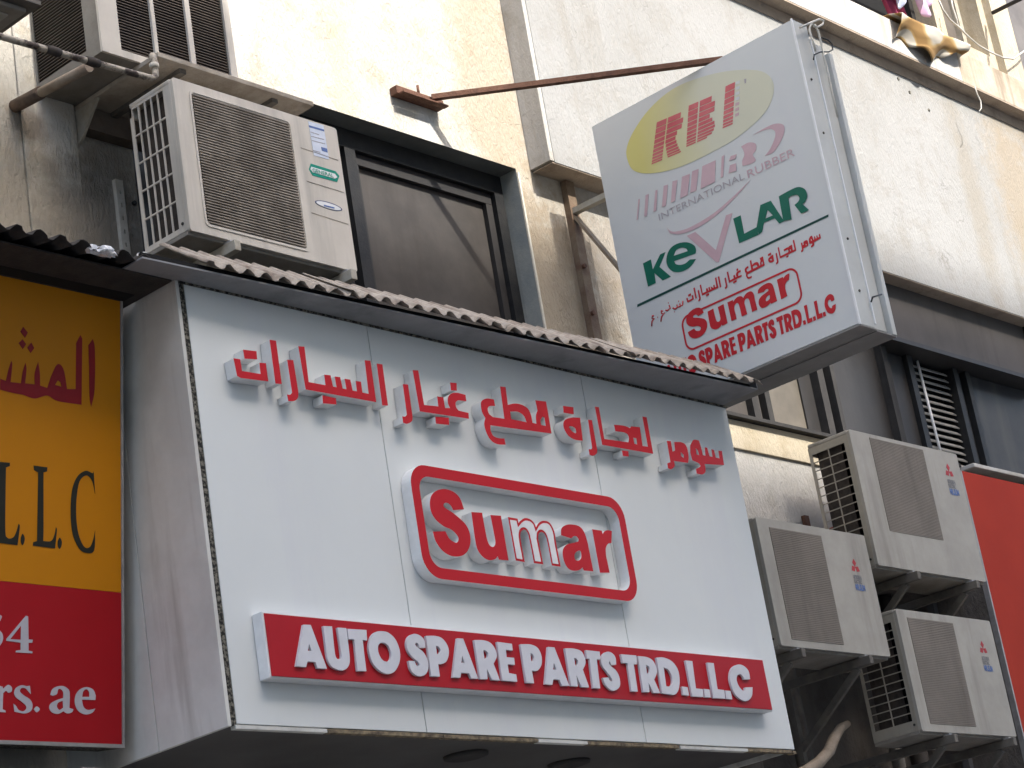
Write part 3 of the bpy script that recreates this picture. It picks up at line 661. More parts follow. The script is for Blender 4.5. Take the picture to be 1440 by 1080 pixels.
def shR(i, n):
    e = [.92, 1.03, 1.0, .84][i] if i < 4 else .80+.05*(i-4)
    return [(0, .38), (.43+(.03*(i-4) if i > 4 else 0), e)]
def shB(i, n):
    e = [.86, 1.0, 1.0, .84, .95, 1.05, 1.08, 1.05, .98, .8][min(i, 9)]
    return [(0, .36), (.42, e)]
bars((252, 385), (425, 312), (216, 668), (400, 590), 10, shR)
bars((462, 275), (640, 200), (446, 552), (616, 478), 10, shB)
bars((705, 148), (768, 118), (686, 430), (752, 402), 9, lambda i, n: [(0, 1)])
for k in range(7):
    kq([lerp((773, 118), (768, 400), k/8), lerp((800, 108), (792, 388), k/8), lerp((800, 108), (792, 388), (k+.55)/8), lerp((773, 118), (768, 400), (k+.55)/8)], M_kface if k < 4 else M_kpink)
kq([(828, 100), (842, 96), (840, 125), (832, 128)], M_kgrey)
for q in ([130, 893, 139, 890, 127, 1027, 118, 1030], [178, 865, 198, 858, 187, 1003, 168, 1008], [242, 836, 256, 830, 248, 970, 229, 976], [297, 805, 325, 796, 312, 935, 285, 945],
          [355, 775, 388, 765, 372, 905, 345, 915], [418, 745, 470, 725, 455, 865, 405, 887], [485, 708, 528, 692, 513, 835, 472, 852], [552, 675, 640, 635, 635, 778, 540, 825],
          [680, 612, 698, 600, 690, 745, 673, 752], [740, 608, 780, 595, 770, 625, 728, 640], [735, 668, 775, 655, 778, 705, 725, 722]):
    kq([(q[i], q[i+1]) for i in (0, 2, 4, 6)], M_kpink, name='logo_bar')
kl(K1, M_kpink, "808,545! 860,518 905,528 905,570 885,600 905,635 870,660 818,674! 815,640 830,600 822,565!")
kl(K1, M_kpink, "885,470! 960,425 1030,395 1085,400 1095,440 1075,500 1040,560 1010,590 965,607! 1000,560 1030,490 1032,445 1000,428 950,440!")
kl(K2, M_kpink, "235,345! 258,368 300,375 400,345 560,250 700,130 820,15! 740,110 600,247 450,350 330,393 258,388!")
kl(K2, M_kpink, "375,405 435,378 580,505 650,262 695,245 600,590 580,588")
kl(K2, M_kgr, "70,598 125,570 139,640 190,535 228,518 185,622 265,690 208,717 150,665 160,735 105,760")
kl(K2, M_kgr, "438,528! 440,500 425,470 375,450 310,460 260,495 235,555 240,612 280,655 340,655 400,622 440,568! 398,570! 365,598 330,608 300,602 288,582!", "285,545! 303,505 340,488 372,495 382,512!")
kl(K2, M_kgr, "700,285 752,262 777,390 862,346 878,398 742,457")
kl(K2, M_kgr, "862,352 890,190 962,160 1055,302 1022,320 990,282 915,313 902,378 880,396", "940,225 925,285 977,262", x=XP-.0012)
kl(K2, M_kgr, "1018,130! 1090,90 1150,65 1198,78 1217,125 1200,170 1182,182! 1230,225! 1175,250! 1128,190! 1155,165 1162,140 1145,120 1110,125 1085,140! 1108,290! 1050,302!", x=XP-.0024)
kl(K2, M_kln, "30,885 1365,255 1365,272 30,903", name='underline')
# small arabic line: the main sign's words at small scale on the lightbox
wl = [[aty(px, py, YL) for px, py in loop(a[1], *a[0], 3)] for a in ARAB]; hl = [[[aty(px, py, YL) for px, py in loop(h, *a[0], 3)] for h in a[2:]] for a in ARAB]
ax0 = min(p.x for l in wl for p in l); ax1 = max(p.x for l in wl for p in l); az0 = min(p.z for l in wl for p in l); az1 = max(p.z for l in wl for p in l)
a0 = atx(K2[0]+385/4.966, K2[1]+905/4.966, XP); a1 = atx(K2[0]+1325/4.966, K2[1]+468/4.966, XP); ah = .078
def small(p):
    u = (p.x-ax0)/(ax1-ax0); v = (p.z-az0)/(az1-az0); q = a0.lerp(a1, u); return Vector((XP-.0004, q.y, q.z+v*ah))
for l, h in zip(wl, hl): MB().prism([[small(p) for p in l], *[[small(p) for p in hh] for hh in h]], (.0004, 0, 0), M_kred, M_kred).build('letter', None, kb)
def stroke(o, pts, wd, m=M_kred, x=XP):
    P = [atx(o[0]+a/o[2], o[1]+b/o[2], x) for a, b in pts]; b = MB(); b.tube(P, wd, 5); o_ = b.build('letter', m, kb)
    for v in o_.data.vertices: v.co.x = (XP-.0006-ORG[kb.name].x) + (v.co.x+ORG[kb.name].x-XP)*.08
for pts in ([(300, 462), (298, 490), (282, 500), (278, 480)], [(282, 500), (262, 506), (258, 488)], [(262, 506), (245, 520), (228, 510)], [(203, 492), (212, 515), (190, 530), (178, 526)],
            [(160, 535), (148, 530), (150, 550), (165, 552), (150, 575), (146, 608)], [(98, 568), (86, 566), (84, 585), (100, 585), (84, 605), (82, 640)], [(122, 577), (126, 577)], [(168, 548), (173, 546)], [(240, 540), (243, 538)], [(268, 466), (273, 464)], [(196, 478), (200, 476)]):
    stroke(K3, pts, .0038)
# small framed word
def k3(a, b): return atx(K3[0]+a/K3[2], K3[1]+b/K3[2], XP)
def curve_frame(pts_o, pts_i): MB().prism([[Vector(p) for p in pts_o], [Vector(p) for p in pts_i]], (.0005, 0, 0), M_kred, M_kred).build('logo_frame', None, kb)
pl, pr, qt = k3(318, 800), k3(1128, 462), k3(282, 570)
ly0, ly1 = pl.y, pr.y; lz0 = (pl.z+pr.z)/2-.012; lz1 = (k3(330, 562).z + k3(1060, 222).z)/2
ly0 = (k3(285, 640).y+k3(325, 780).y)/2; ly1 = (k3(1100, 260).y+k3(1132, 400).y)/2
fo = rrect(-ly0, -ly1, lz0, lz1, .045, 0); fi = rrect(-ly0+.009, -ly1-.009, lz0+.009, lz1-.009, .037, 0)
curve_frame([(XP-.0004, -p.x, p.z) for p in fo], [(XP-.0004, -p.x, p.z) for p in fi])
def ktext(body, b0, b1, tp, m, bold, name='lettering', lift=.0008, sp=1.0):
    p0, p1, t = k3(*b0), k3(*b1), k3(*tp); t = Vector((t.x, p0.y, t.z)); p1.z = p0.z if abs(p1.z-p0.z) < .03 else p1.z
    return text_on(name, body, p0, p1, t, m, kb, bold, (-lift, 0, 0), sp)
def remap(items, b0, b1, h, src_y, lift):
    """the same lettering again, smaller, on the lightbox"""
    Ls = [[[aty(px, py, src_y) for px, py in loop(l, *o, 4)] for l in (outer, *holes)] for outer, holes, o in items]
    P = [p for L in Ls for p in L[0]]; x0, x1 = min(p.x for p in P), max(p.x for p in P); z0, z1 = min(p.z for p in P), max(p.z for p in P)
    q0, q1 = k3(*b0), k3(*b1); zb = (q0.z+q1.z)/2
    for L in Ls:
        MB().prism([[Vector((XP-lift, q0.y+(q1.y-q0.y)*(p.x-x0)/(x1-x0), zb+h*(p.z-z0)/(z1-z0))) for p in l] for l in L], (.0004, 0, 0), M_kred, M_kred).build('letter', None, kb)
remap(WORD, (345, 738), (1078, 430), .135, YL, .0005)
remap([(a[1], a[2:], a[0]) for a in STRIP], (190, 1052), (1378, 534), .088, YB, .0005)
def ktx2(body, b0, b1, tp, m, bold):
    p0, p1, t = (atx(K1[0]+a/K1[2], K1[1]+b/K1[2], XP) for a, b in (b0, b1, tp)); t = Vector((t.x, p0.y, t.z)); p1.z = p0.z
    return text_on('lettering', body, p0, p1, t, m, kb, bold, (-.0008, 0, 0))
ktx2('INTERNATIONAL', (270, 1035), (835, 768), (268, 988), M_kgrey, -.004)
ktx2('RUBBER', (856, 755), (1165, 600), (852, 700), M_kpink, 0)
# hooks and cable loops on its outer end
hk = thing('cable_loop', (8.0, -1.5, 6.0), 'loops of off white cable tied to the top outer corner of the lightbox', 'cable')
def yp(px, py, y=-1.53): return aty(px, py, y)
MB().tube([yp(1125, 39), yp(1140, 32), yp(1152, 27), yp(1158, 29), yp(1157, 34), yp(1150, 38), yp(1144, 37)], .005, 6).build('cable', M_wire, hk)
MB().tube([yp(1147, 72), yp(1143, 58), yp(1138, 42), yp(1140, 34), yp(1146, 35), yp(1151, 45), yp(1155, 62), yp(1158, 78), yp(1163, 95), yp(1170, 130), yp(1178, 165)], .005, 6).build('cable', M_wire, hk)
MB().tube([yp(1144, 84), yp(1145, 77), yp(1154, 73), yp(1165, 73), yp(1171, 70), yp(1170, 62), yp(1164, 56), yp(1155, 53)], .0035, 6).build('cable', M_wireb, hk)
MB().tube([yp(1225, 425, -1.51), yp(1227, 418, -1.52), yp(1240, 414, -1.52)], .004, 6).build('hook', M_wireb, hk)
# supports
sp = thing('sign_support', (7.98, 0, 5.2), 'rusty wall post with strut and diagonal brace holding the lightbox sign', 'bracket')
MB().box((7.955, -.035, 4.55), (8.015, -.001, 6.02)).build('post', mat('brown_painted_steel', (.22, .165, .11), (.15, .09, .06), 14, .7, .4), sp)
pa = Vector((7.985, -.03, 5.86)); 
MB().bar(pa, (7.985, -.34, 5.855), (.018, 0, 0), (0, 0, .014)).build('strut', M_brk, sp)
pe = atx(876, 425, 7.985)
MB().bar(pa+Vector((0, 0, -.02)), (7.985, -.345, 5.28), (.018, 0, 0), (0, .012, .008)).build('brace', mat('tan_steel', (.33, .265, .185), (.25, .19, .13), 14, .7, .2), sp)
for z in (5.57, 5.33): MB().tube([(7.97, -.05, z), (7.97, -.034, z)], .012, 6).build('bolt', M_rust, sp)
rd = thing('tie_rod', (7.1, 0, 6.2), 'long rusty steel rod running from the wall to the top of the lightbox sign', 'bracket')
MB().box((6.84, -.045, 6.185), (7.145, -.001, 6.225), bev=.003).build('wall_plate', M_rust, rd)
MB().box((6.85, -.075, 6.180), (7.14, -.046, 6.187)).build('wall_plate', M_rust, rd)
e = atx(1016, 84, 7.90)
MB().bar(Vector((7.06, -.05, 6.215)), e, (.0, .0, .012), (.010, .010, 0)).build('rod', M_rust, rd)
MB().tube([(7.0, -.03, 6.225), (7.0, -.03, 6.27)], .007, 6).build('bolt', M_rust, rd)

# ================================================================== AIR CONDITIONERS
def outdoor_unit(x0, x1, yf, yb, z0, z1, label, style, mcase, mside, gx0, gx1, gz0, gz1, cols, rows, sideg):
    t = thing('air_conditioner', ((x0+x1)/2, (yf+yb)/2, z0), label, 'air conditioner', 'outdoor air conditioner units on the facade')
    th = .018
    # front panel with its opening
    fo = rrect(x0+.001, x1-.001, z0+.012, z1-.001, .012, yf-.004); r = .018 if style == 'a' else .004
    fi = rrect(gx0, gx1, gz0, gz1, r, yf-.004)
    MB().prism([fo, fi], (0, .016, 0), mcase, mcase).build('front_panel', None, t)
    b = MB(); b.box((x0, yf+.0125, z1-.02), (x1, yb, z1), mcase, .006); b.box((x1-.012, yf+.0125, z0+.02), (x1, yb, z1-.0205), mcase)
    b.box((x0, yb-.012, z1-.06), (x1-.0125, yb, z1-.0205), mcase); b.build('casing', None, t)
    MB().box((x0, yf+.0125, z0), (x1, yb, z0+.018), bev=.003).build('base_pan', M_under, t)
    # left side panel with real slots
    sy0, sy1, sz0, sz1 = sideg; nc, nr = cols, rows; holes = []; gap = .0055 if style == 'a' else .0045
    cw = (sy1-sy0)/nc; rh = (sz1-sz0)/nr
    for i in range(nc):
        for j in range(nr):
            a, b_, c, d = sy0+i*cw+gap/2, sy0+(i+1)*cw-gap/2, sz0+j*rh+gap/2, sz0+(j+1)*rh-gap/2
            holes.append([(x0, a, c), (x0, b_, c), (x0, b_, d), (x0, a, d)])
    MB().prism([[(x0, yf+.0125, z0+.0185), (x0, yb, z0+.0185), (x0, yb, z1-.0205), (x0, yf+.0125, z1-.0205)]]+holes, (.006, 0, 0), mside, mside).build('side_panel', None, t)
    # coil, fan, grille
    MB().box((x0+.03, yb-.05, z0+.03), (x1-.03, yb-.03, z1-.03)).build('coil', M_coil, t)
    MB().box((x0+.030, yf+.075, z0+.03), (x0+.035, yb-.052, z1-.03)).build('coil', M_coil, t)
    cx, cz, rr = (gx0+gx1)/2, (gz0+gz1)/2, min(gx1-gx0, gz1-gz0)*.46
    fan = MB(); fan.tube([(cx, yf+.05, cz), (cx, yf+.08, cz)], rr*.25, 16)
    for k in range(4):
        a = k*math.pi/2+.5; P = []
        for q, rad in ((-.38, .25), (-.42, 1), (.42, 1), (.30, .25)): P.append(Vector((cx+rr*rad*math.cos(a+q), yf+.055+.03*(q > 0), cz+rr*rad*math.sin(a+q))))
        fan.quad(P)
    fan.build('fan', M_frame2, t)
    MB().box((gx0-.02, yf+.09, gz0-.02), (gx1+.02, yf+.095, gz1+.02)).build('shroud', M_black, t)
    gm = M_grl if style == 'a' else M_grl2; g = MB(); n = 46 if style == 'a' else 60; p = (gz1-gz0)/n; fillr = .21 if style == 'a' else .40
    for k in range(n): g.box((gx0+.001, yf+(-.0085 if style == 'a' else -.006), gz0+(k+.5-fillr)*p), (gx1-.001, yf-.001, gz0+(k+.5+fillr)*p))
    for k in range(1, 8 if style == 'a' else 16):
        xx = gx0+(gx1-gx0)*k/(8 if style == 'a' else 16); g.box((xx-.0015, yf, gz0+.001), (xx+.0015, yf+.003, gz1-.001))
    g.build('front_grille', gm, t)
    MB().tube([(x0-.0005, yf+.03, z0+.05), (x0-.004, yf+.03, z0+.05)], .006, 8).build('screw', M_frame2, t)
    return t
G0 = 'outdoor air conditioner units on the facade'
def arms(xs, yf, z, label, m, rail=None, drop=.0, wd=.03, yb=-.002):
    for i, xx in enumerate(xs):
        t = thing('wall_bracket', (xx, 0, z-.05), label[i], 'bracket', 'steel brackets under the air conditioners')
        MB().box((xx-wd/2, yf-.045, z-.045), (xx+wd/2, yb, z-.004), bev=.003).build('arm', m, t)
        if rail: MB().box((xx-wd/2, -.03, z-.045), (xx+wd/2, -.001, z-.045)) if 0 else None
        MB().bar((xx, yf+.04, z-.05), (xx, -.02, z-.34), (wd*.35, 0, 0), (0, .012, .012)).build('brace', m, t)
        MB().box((xx-.012, yf-.02, z-.003), (xx+.012, yf+.02, z+.004)).build('bolt', M_trim, t)
        o = MB().box((xx-wd/2, -.028, z-.40), (xx+wd/2, -.001, z-.047)).build('wall_rail', m, t)
# unit A: cream, green logo, beside the window
ax_0, ax_1, ayf, ayb, az_0, az_1 = 5.038, 5.865, -.55, -.305, 4.908, 5.532
pA = lambda px, py: aty(px, py, ayf-.005)
g1, g2 = pA(268, 125), pA(437, 345)
ua = outdoor_unit(ax_0, ax_1, ayf, ayb, az_0, az_1, 'cream outdoor air conditioner with green logo beside the dark window', 'a', M_case, M_case, 5.125, 5.605, 4.965, 5.487, 5, 5, (-.500, -.318, 4.945, 5.505))
# sticker, green badge, oval badge, grooves
def decal(par, pts, y, m, name, d=.0008): return MB().prism([[aty(a, b, y) for a, b in pts]], (0, d, 0), m, m).build(name, None, par)
yd = ayf-.0052
F6 = lambda a, b: (420+a/6.75, 160+b/6.75)
decal(ua, [F6(90, 70), F6(235, 110), F6(290, 435), F6(145, 395)], yd, M_bluel, 'sticker')
decal(ua, [F6(98, 108), F6(242, 150), F6(244, 166), F6(100, 126)], yd-.001, M_blue, 'sticker_print')
decal(ua, [F6(215, 315), F6(270, 330), F6(276, 366), F6(222, 350)], yd-.001, M_blue, 'sticker_print')
for q in ((115, 170, 195, 195), (120, 210, 240, 240), (128, 250, 250, 282), (138, 345, 205, 362)): decal(ua, [F6(q[0], q[1]), F6(q[2], q[3]), F6(q[2]+1, q[3]+5), F6(q[0]+1, q[1]+5)], yd-.001, M_kgrey, 'sticker_print')
decal(ua, [F6(115, 472), F6(350, 545), F6(388, 590), F6(366, 648), F6(130, 585), F6(98, 525)], yd, M_grn, 'badge')
decal(ua, [F6(120, 502), F6(345, 570), F6(368, 602), F6(345, 615), F6(135, 555), F6(112, 525)], yd-.001, M_white, 'badge_inlay')
text_on('badge_lettering', 'GENERAL', aty(*F6(135, 550), yd-.0016), aty(*F6(335, 606), yd-.0016), aty(*F6(128, 515), yd-.0016), M_grn, ua, .02)
ov = [F6(285+130*math.cos(a*math.tau/20)*1, 872+34*math.sin(a*math.tau/20)+ 38*math.cos(a*math.tau/20)) for a in range(20)]
decal(ua, ov, yd, mat('navy_rim', (.1, .11, .2), None, 9, .4), 'oval_badge')
decal(ua, [F6(285+118*math.cos(a*math.tau/20)*1, 872+26*math.sin(a*math.tau/20)+ 35*math.cos(a*math.tau/20)) for a in range(20)], yd-.001, M_white, 'oval_badge')
decal(ua, [F6(240, 862), F6(340, 888), F6(340, 900), F6(242, 876)], yd-.002, M_blue, 'badge_print')
for a, b, c, d in ((22, 318, 375, 438), (78, 635, 428, 742), (125, 935, 470, 1045)):
    decal(ua, [F6(a, b), F6(c, d), F6(c+1, d+7), F6(a+1, b+7)], yd, M_grl, 'groove')
rr0 = rrect(5.112, 5.618, 4.952, 5.500, .022, ayf-.0075); rr1 = rrect(5.121, 5.609, 4.961, 5.491, .018, ayf-.0075)
MB().prism([rr0, rr1], (0, .003, 0), M_case, M_case).build('grille_surround', None, ua)
arms((5.22, 5.80), ayf, az_0, ['left cream steel arm under the cream air conditioner with green logo', 'right cream steel arm under the cream air conditioner with green logo'], M_brk)
rl = thing('slotted_rail', (5.205, -.01, 5.2), 'pale slotted steel rail bolted to the sooty wall left of the cream air conditioner', 'bracket')
rb = MB(); hs = []
for k in range(6):
    z = 5.05+k*.055; hs.append([(5.2-.004, -.02, z), (5.2+.004, -.02, z), (5.2+.004, -.02, z+.018), (5.2-.004, -.02, z+.018)])
rb.prism([[(5.182, -.02, 4.85), (5.218, -.02, 4.85), (5.218, -.02, 5.385), (5.182, -.02, 5.385)]]+hs, (0, .019, 0), M_pvc, M_pvc); rb.build('rail', None, rl)
for z in (5.02, 5.31): MB().tube([(5.275, -.012, z), (5.275, -.0, z)], .009, 8).build('bolt', M_wireb, rl)

# three white units with the triple-diamond badge
def diamonds(par, x, z, y, s=1.0):
    def dm(cx, cz, ang, m=M_mred):
        w_, h_ = .0155*s, .040*s; P = [(0, h_), (w_, h_*.5), (0, 0), (-w_, h_*.5)]; c, sn = math.cos(ang), math.sin(ang)
        MB().prism([[(cx+a*c-b*sn, y, cz+a*sn+b*c) for a, b in P]], (0, .0008, 0), m, m).build('badge', None, par)
    dm(x, z, 0); dm(x, z, R(120)); dm(x, z, R(-120))
    text_on('badge_lettering', 'MITSUBISHI', Vector((x-.035*s, y, z-0.062*s)), Vector((x+.035*s, y, z-0.062*s)), Vector((x-.035*s, y, z-0.042*s)), M_kgrey2, par, .05)
    text_on('badge_lettering', 'ELECTRIC', Vector((x-.035*s, y, z-0.082*s)), Vector((x+.03*s, y, z-0.082*s)), Vector((x-.035*s, y, z-0.066*s)), M_kgrey2, par, .05)
    text_on('badge_lettering', 'MR.SLIM', Vector((x-.034*s, y, z-0.116*s)), Vector((x+.048*s, y, z-0.116*s)), Vector((x-.034*s, y, z-0.088*s)), M_blue, par, .05)
def white_unit(x0, x1, yf, yb, z0, z1, label, gpx, sideg, badge, nr=13, s=1.0):
    (gx0, gz1), (gx1, gz0) = [(p.x, p.z) for p in (aty(*q, yf-.004) for q in gpx)]
    t = outdoor_unit(x0, x1, yf, yb, z0, z1, label, 'b', M_case3, M_case2, gx0, gx1, gz0, gz1, 2, nr, sideg)
    q = aty(*badge, yf-.0052); diamonds(t, q.x, q.z, yf-.0052, s); return t
white_unit(9.310, 10.325, -.45, -.20, 4.085, 4.796, 'largest white outdoor air conditioner, right under the dark window band', [(1222, 615), (1327, 760)], (-.415, -.215, 4.17, 4.74), (1334.5, 663), 13, 1.1)
white_unit(8.345, 9.24, -.45, -.20, 3.625, 4.24, 'white outdoor air conditioner half behind the right edge of the white sign', [(1081, 741), (1187, 907)], (-.415, -.215, 3.70, 4.19), (1202.5, 797), 11, 1.0)
white_unit(9.375, 10.262, -.45, -.18, 3.272, 3.885, 'lowest white outdoor air conditioner beside the red sign, above two steel arms', [(1275, 868), (1373, 1022)], (-.415, -.195, 3.34, 3.83), (1382.5, 912), 12, 1.0)
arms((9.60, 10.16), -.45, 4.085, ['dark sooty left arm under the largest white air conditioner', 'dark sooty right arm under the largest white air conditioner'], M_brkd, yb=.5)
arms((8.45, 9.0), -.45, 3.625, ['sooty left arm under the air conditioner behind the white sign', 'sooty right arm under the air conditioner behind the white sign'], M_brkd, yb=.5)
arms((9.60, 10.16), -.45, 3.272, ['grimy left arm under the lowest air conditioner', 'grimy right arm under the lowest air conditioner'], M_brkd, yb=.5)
# pipes and panels in the dark recess
for i, (x, y, z0, z1, r, m, lb) in enumerate((
    (10.55, .30, 2.4, 4.25, .050, M_pan, 'thick grey lagged pipe in the dark recess, nearest the charcoal panel'),
    (10.30, .28, 2.4, 4.25, .035, M_under, 'slim grey riser pipe in the dark recess beneath the largest air conditioner'),
    (9.55, .35, 2.2, 4.25, .045, M_brkd, 'sooty riser pipe in the dark recess left of the lowest air conditioner'),
    (9.15, .40, 2.2, 4.25, .06, M_brkd, 'thick sooty pipe in the dark recess below the middle air conditioner'))):
    tag(MB().tube([(x, y, z0), (x+.01, y, (z0+z1)/2), (x, y, z1)], r, 14).build('riser_pipe', m), lb, 'pipe', 'riser pipes in the dark recess')
tag(MB().box((10.85, .18, 2.4), (11.75, .22, 4.25)).build('shutter_panel', mat('blue_grey_panel', (.085, .088, .095), (.11, .11, .115), 3, .6)), 'flat charcoal panel standing in the dark recess beside the red sign', 'panel')
def py_(px, py, y): return aty(px, py, y)
hz = [py_(1192, 1018, -.15), py_(1182, 1024, -.2), py_(1172, 1040, -.22), py_(1166, 1056, -.22), py_(1152, 1072, -.22), py_(1135, 1084, -.22), py_(1100, 1100, -.2)]
tag(MB().tube(hz, [.016, .022, .026, .028, .028, .028, .028], 12).build('drain_hose', mat('beige_hose', (.36, .30, .24), (.26, .21, .16), 16, .6, .3)), 'curved beige drain hose below the middle air conditioner', 'hose')
vz = py_(1172, 749, -.05)
vv = thing('pipe_valve', vz, 'small red valve on the wall left of the largest white air conditioner', 'valve')
MB().tube([vz+Vector((-.05, 0, 0)), vz+Vector((.07, 0, 0))], .012, 8).build('pipe', M_rust, vv)
MB().tube([vz+Vector((0, -.02, .012)), vz+Vector((0, -.02, .02))], .035, 14).build('hand_wheel', mat('red_enamel', (.38, .07, .05), None, 9, .5), vv)
MB().tube([vz+Vector((0, -.02, -.01)), vz+Vector((0, -.02, .012))], .008, 8).build('stem', M_rust, vv)
st = py_(1133, 735, -.01)
tag(MB().box(st+Vector((-.02, -.015, -.035)), st+Vector((.02, .008, .035)), bev=.003).build('wall_stub', M_rust), 'short dark steel stub on the plaster above the middle air conditioner', 'bracket')

# ---- window unit at the top left with its shelf
wa = thing('window_air_conditioner', (5.28, -.2, 5.66), 'old window air conditioner with dark slatted grilles at the top left', 'air conditioner')
wx0, wx1, wyf, wz0, wz1 = 4.862, 5.524, -.40, 5.662, 6.16
b = MB(); b.box((wx0+.006, wyf+.012, wz1-.01), (wx1, -.001, wz1), M_case); b.box((wx1-.008, wyf+.012, wz0+.02), (wx1, -.001, wz1-.011), M_case); b.box((wx0+.006, wyf+.012, wz0), (wx1, -.001, wz0+.018), M_under); b.build('casing', None, wa)
fx = [4.932, 5.116, 5.134, 5.292, 5.316, 5.492]
hl_ = [[(a, wyf, wz0+.03), (c, wyf, wz0+.03), (c, wyf, wz1-.04), (a, wyf, wz1-.04)] for a, c in ((fx[0]+.02, fx[1]), (fx[2], fx[3]), (fx[4], fx[5]))]
MB().prism([[(wx0, wyf, wz0), (wx1, wyf, wz0), (wx1, wyf, wz1), (wx0, wyf, wz1)]]+hl_, (0, .011, 0), M_case, M_case).build('front_panel', None, wa)
for q in hl_:
    g = MB(); a, c = q[0][0], q[1][0]; n = 34
    for k in range(n):
        z = wz0+.032+(wz1-wz0-.075)*k/n; g.bar((a+.001, wyf+.016, z), (c-.001, wyf+.016, z), (0, .005, .0012), (0, .0010, .0022))
    g.build('grille', M_wgr, wa)
MB().box((wx0+.03, wyf+.03, wz0+.02), (wx1-.02, wyf+.04, wz1-.02)).build('coil', M_black, wa)
MB().prism([[(wx0, wyf+.0115, wz0), (wx0, -.001, wz0), (wx0, -.001, wz1), (wx0, wyf+.0115, wz1)], [(wx0, wyf+.09, wz0+.04), (wx0, -.02, wz0+.04), (wx0, -.02, wz1-.04), (wx0, wyf+.09, wz1-.04)]], (.006, 0, 0), M_under, M_under).build('side_panel', None, wa)
g = MB()
for k in range(32):
    z = wz0+.045+(wz1-wz0-.09)*k/32; g.bar((wx0+.008, wyf+.092, z), (wx0+.008, -.021, z), (.005, 0, .0012), (.0010, 0, .0022))
g.build('grille', M_wgr, wa); MB().box((wx0+.015, wyf+.05, wz0+.02), (wx0+.02, -.01, wz1-.02)).build('coil', M_black, wa)
sh = thing('wall_shelf', (5.45, -.25, 5.65), 'thin stained concrete shelf carrying the old window air conditioner', 'shelf')
MB().box((5.035, -.50, 5.640), (5.815, -.001, 5.6595), bev=.002).build('shelf_slab', mat('stained_shelf', (.46, .41, .34), (.28, .24, .19), 9, .85, .4), sh)
MB().box((5.05, -.06, 5.545), (5.80, -.001, 5.6395)).build('rear_beam', mat('dark_beam', (.16, .13, .105), (.11, .09, .072), 9, .8), sh)
MB().prism([[(5.036, -.002, 5.639), (5.036, -.14, 5.639), (5.036, -.03, 5.52), (5.036, -.002, 5.50)]], (.012, 0, 0), M_brk, M_brk, True).build('gusset', None, sh)
for xx in (5.16, 5.62): MB().box((xx, -.47, 5.622), (xx+.03, -.062, 5.6395)).build('bearer', M_brkd, sh)
# neighbour shelf at the extreme top left
ns = thing('wall_shelf', (4.3, -.2, 5.7), 'underside of another shelf with a metal tray in the top left corner', 'shelf')
MB().box((4.0, -.42, 5.755), (4.585, -.001, 5.772)).build('shelf_slab', M_brkd, ns)
MB().box((4.0, -.38, 5.735), (4.55, -.05, 5.7545), bev=.006).build('tray', M_under, ns)
MB().box((4.0, -.34, 5.726), (4.50, -.10, 5.7345), bev=.004).build('tray', M_case3, ns)
# drain pipe with elbow, and the pole in the wall
dp = thing('drain_pipe', (4.6, -.5, 5.53), 'grimy horizontal drain pipe turning up into the shelf under the old window unit', 'pipe')
pp = [aty(-60, 35, -.5), aty(0, 51, -.5), aty(110, 82, -.5), aty(205, 108, -.5), aty(214, 110, -.5), aty(219, 106, -.5), aty(218, 96, -.5), aty(217, 84, -.5), Vector((aty(217, 84, -.5).x, -.49, 5.645))]
MB().tube(pp, .0125, 10).build('pipe', M_pipe, dp)
for t_ in (.35, .62): c = pp[1].lerp(pp[3], t_); dr = (pp[3]-pp[1]).normalized(); MB().tube([c-dr*.03, c, c+dr*.03], [.015, .018, .015], 10).build('joint', M_coil, dp)
MB().tube([aty(217, 96, -.5), aty(216.5, 90, -.5)], .018, 12).build('collar', M_pvc, dp)
po = thing('wall_pole', (4.755, 0, 5.588), 'stubby tan pole sticking out of the wall left of the old window unit', 'pole')
MB().tube([(4.755, 0, 5.588), (4.755, -.44, 5.546)], .019, 12).build('tube', mat('tan_pole', (.42, .35, .27), (.28, .21, .15), 12, .7, .3), po)
MB().tube([(4.755, -.002, 5.588), (4.755, -.16, 5.573)], .025, 12).build('sleeve', mat('burnt_sleeve', (.22, .16, .12), (.12, .09, .07), 14, .8, .5), po)

# ================================================================== RED SIGN at the right edge
rs = thing('shop_sign', (11.5, -.15, 3.0), 'plain red shop sign at the right edge of the row', 'shop sign')
MB().box((10.905, -.150, 2.3), (13.5, -.144, 4.875)).build('face', M_redsign, rs)
MB().box((10.890, -.152, 2.3), (10.903, -.12, 4.875)).build('side_trim', M_trim, rs)
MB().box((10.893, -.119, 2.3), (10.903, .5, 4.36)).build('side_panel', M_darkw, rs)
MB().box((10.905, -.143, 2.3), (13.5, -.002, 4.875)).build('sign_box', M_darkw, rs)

# ================================================================== LAUNDRY AND CABLES
def cloth(name, f, nu, nv, m):
    B = MB(); g = [[B.b.verts.new(f(i/nu, j/nv)) for i in range(nu+1)] for j in range(nv+1)]
    for a, b in zip(g, g[1:]):
        for i in range(nu): B.b.faces.new([a[i], a[i+1], b[i+1], b[i]]).smooth = True
    o = B.build(name, m); md = o.modifiers.new('t', 'SOLIDIFY'); md.thickness = .004; return o
mt = bpy.data.materials.new('striped_towel'); mt.use_nodes = True; n_ = mt.node_tree.nodes; l_ = mt.node_tree.links; pb = n_['Principled BSDF']; pb.inputs['Roughness'].default_value = .95
tc = n_.new('ShaderNodeTexCoord'); wv_ = n_.new('ShaderNodeTexWave'); wv_.bands_direction = 'Y'; wv_.inputs['Scale'].default_value = 1.3; wv_.inputs['Distortion'].default_value = 3.2; l_.new(tc.outputs['Generated'], wv_.inputs[0])
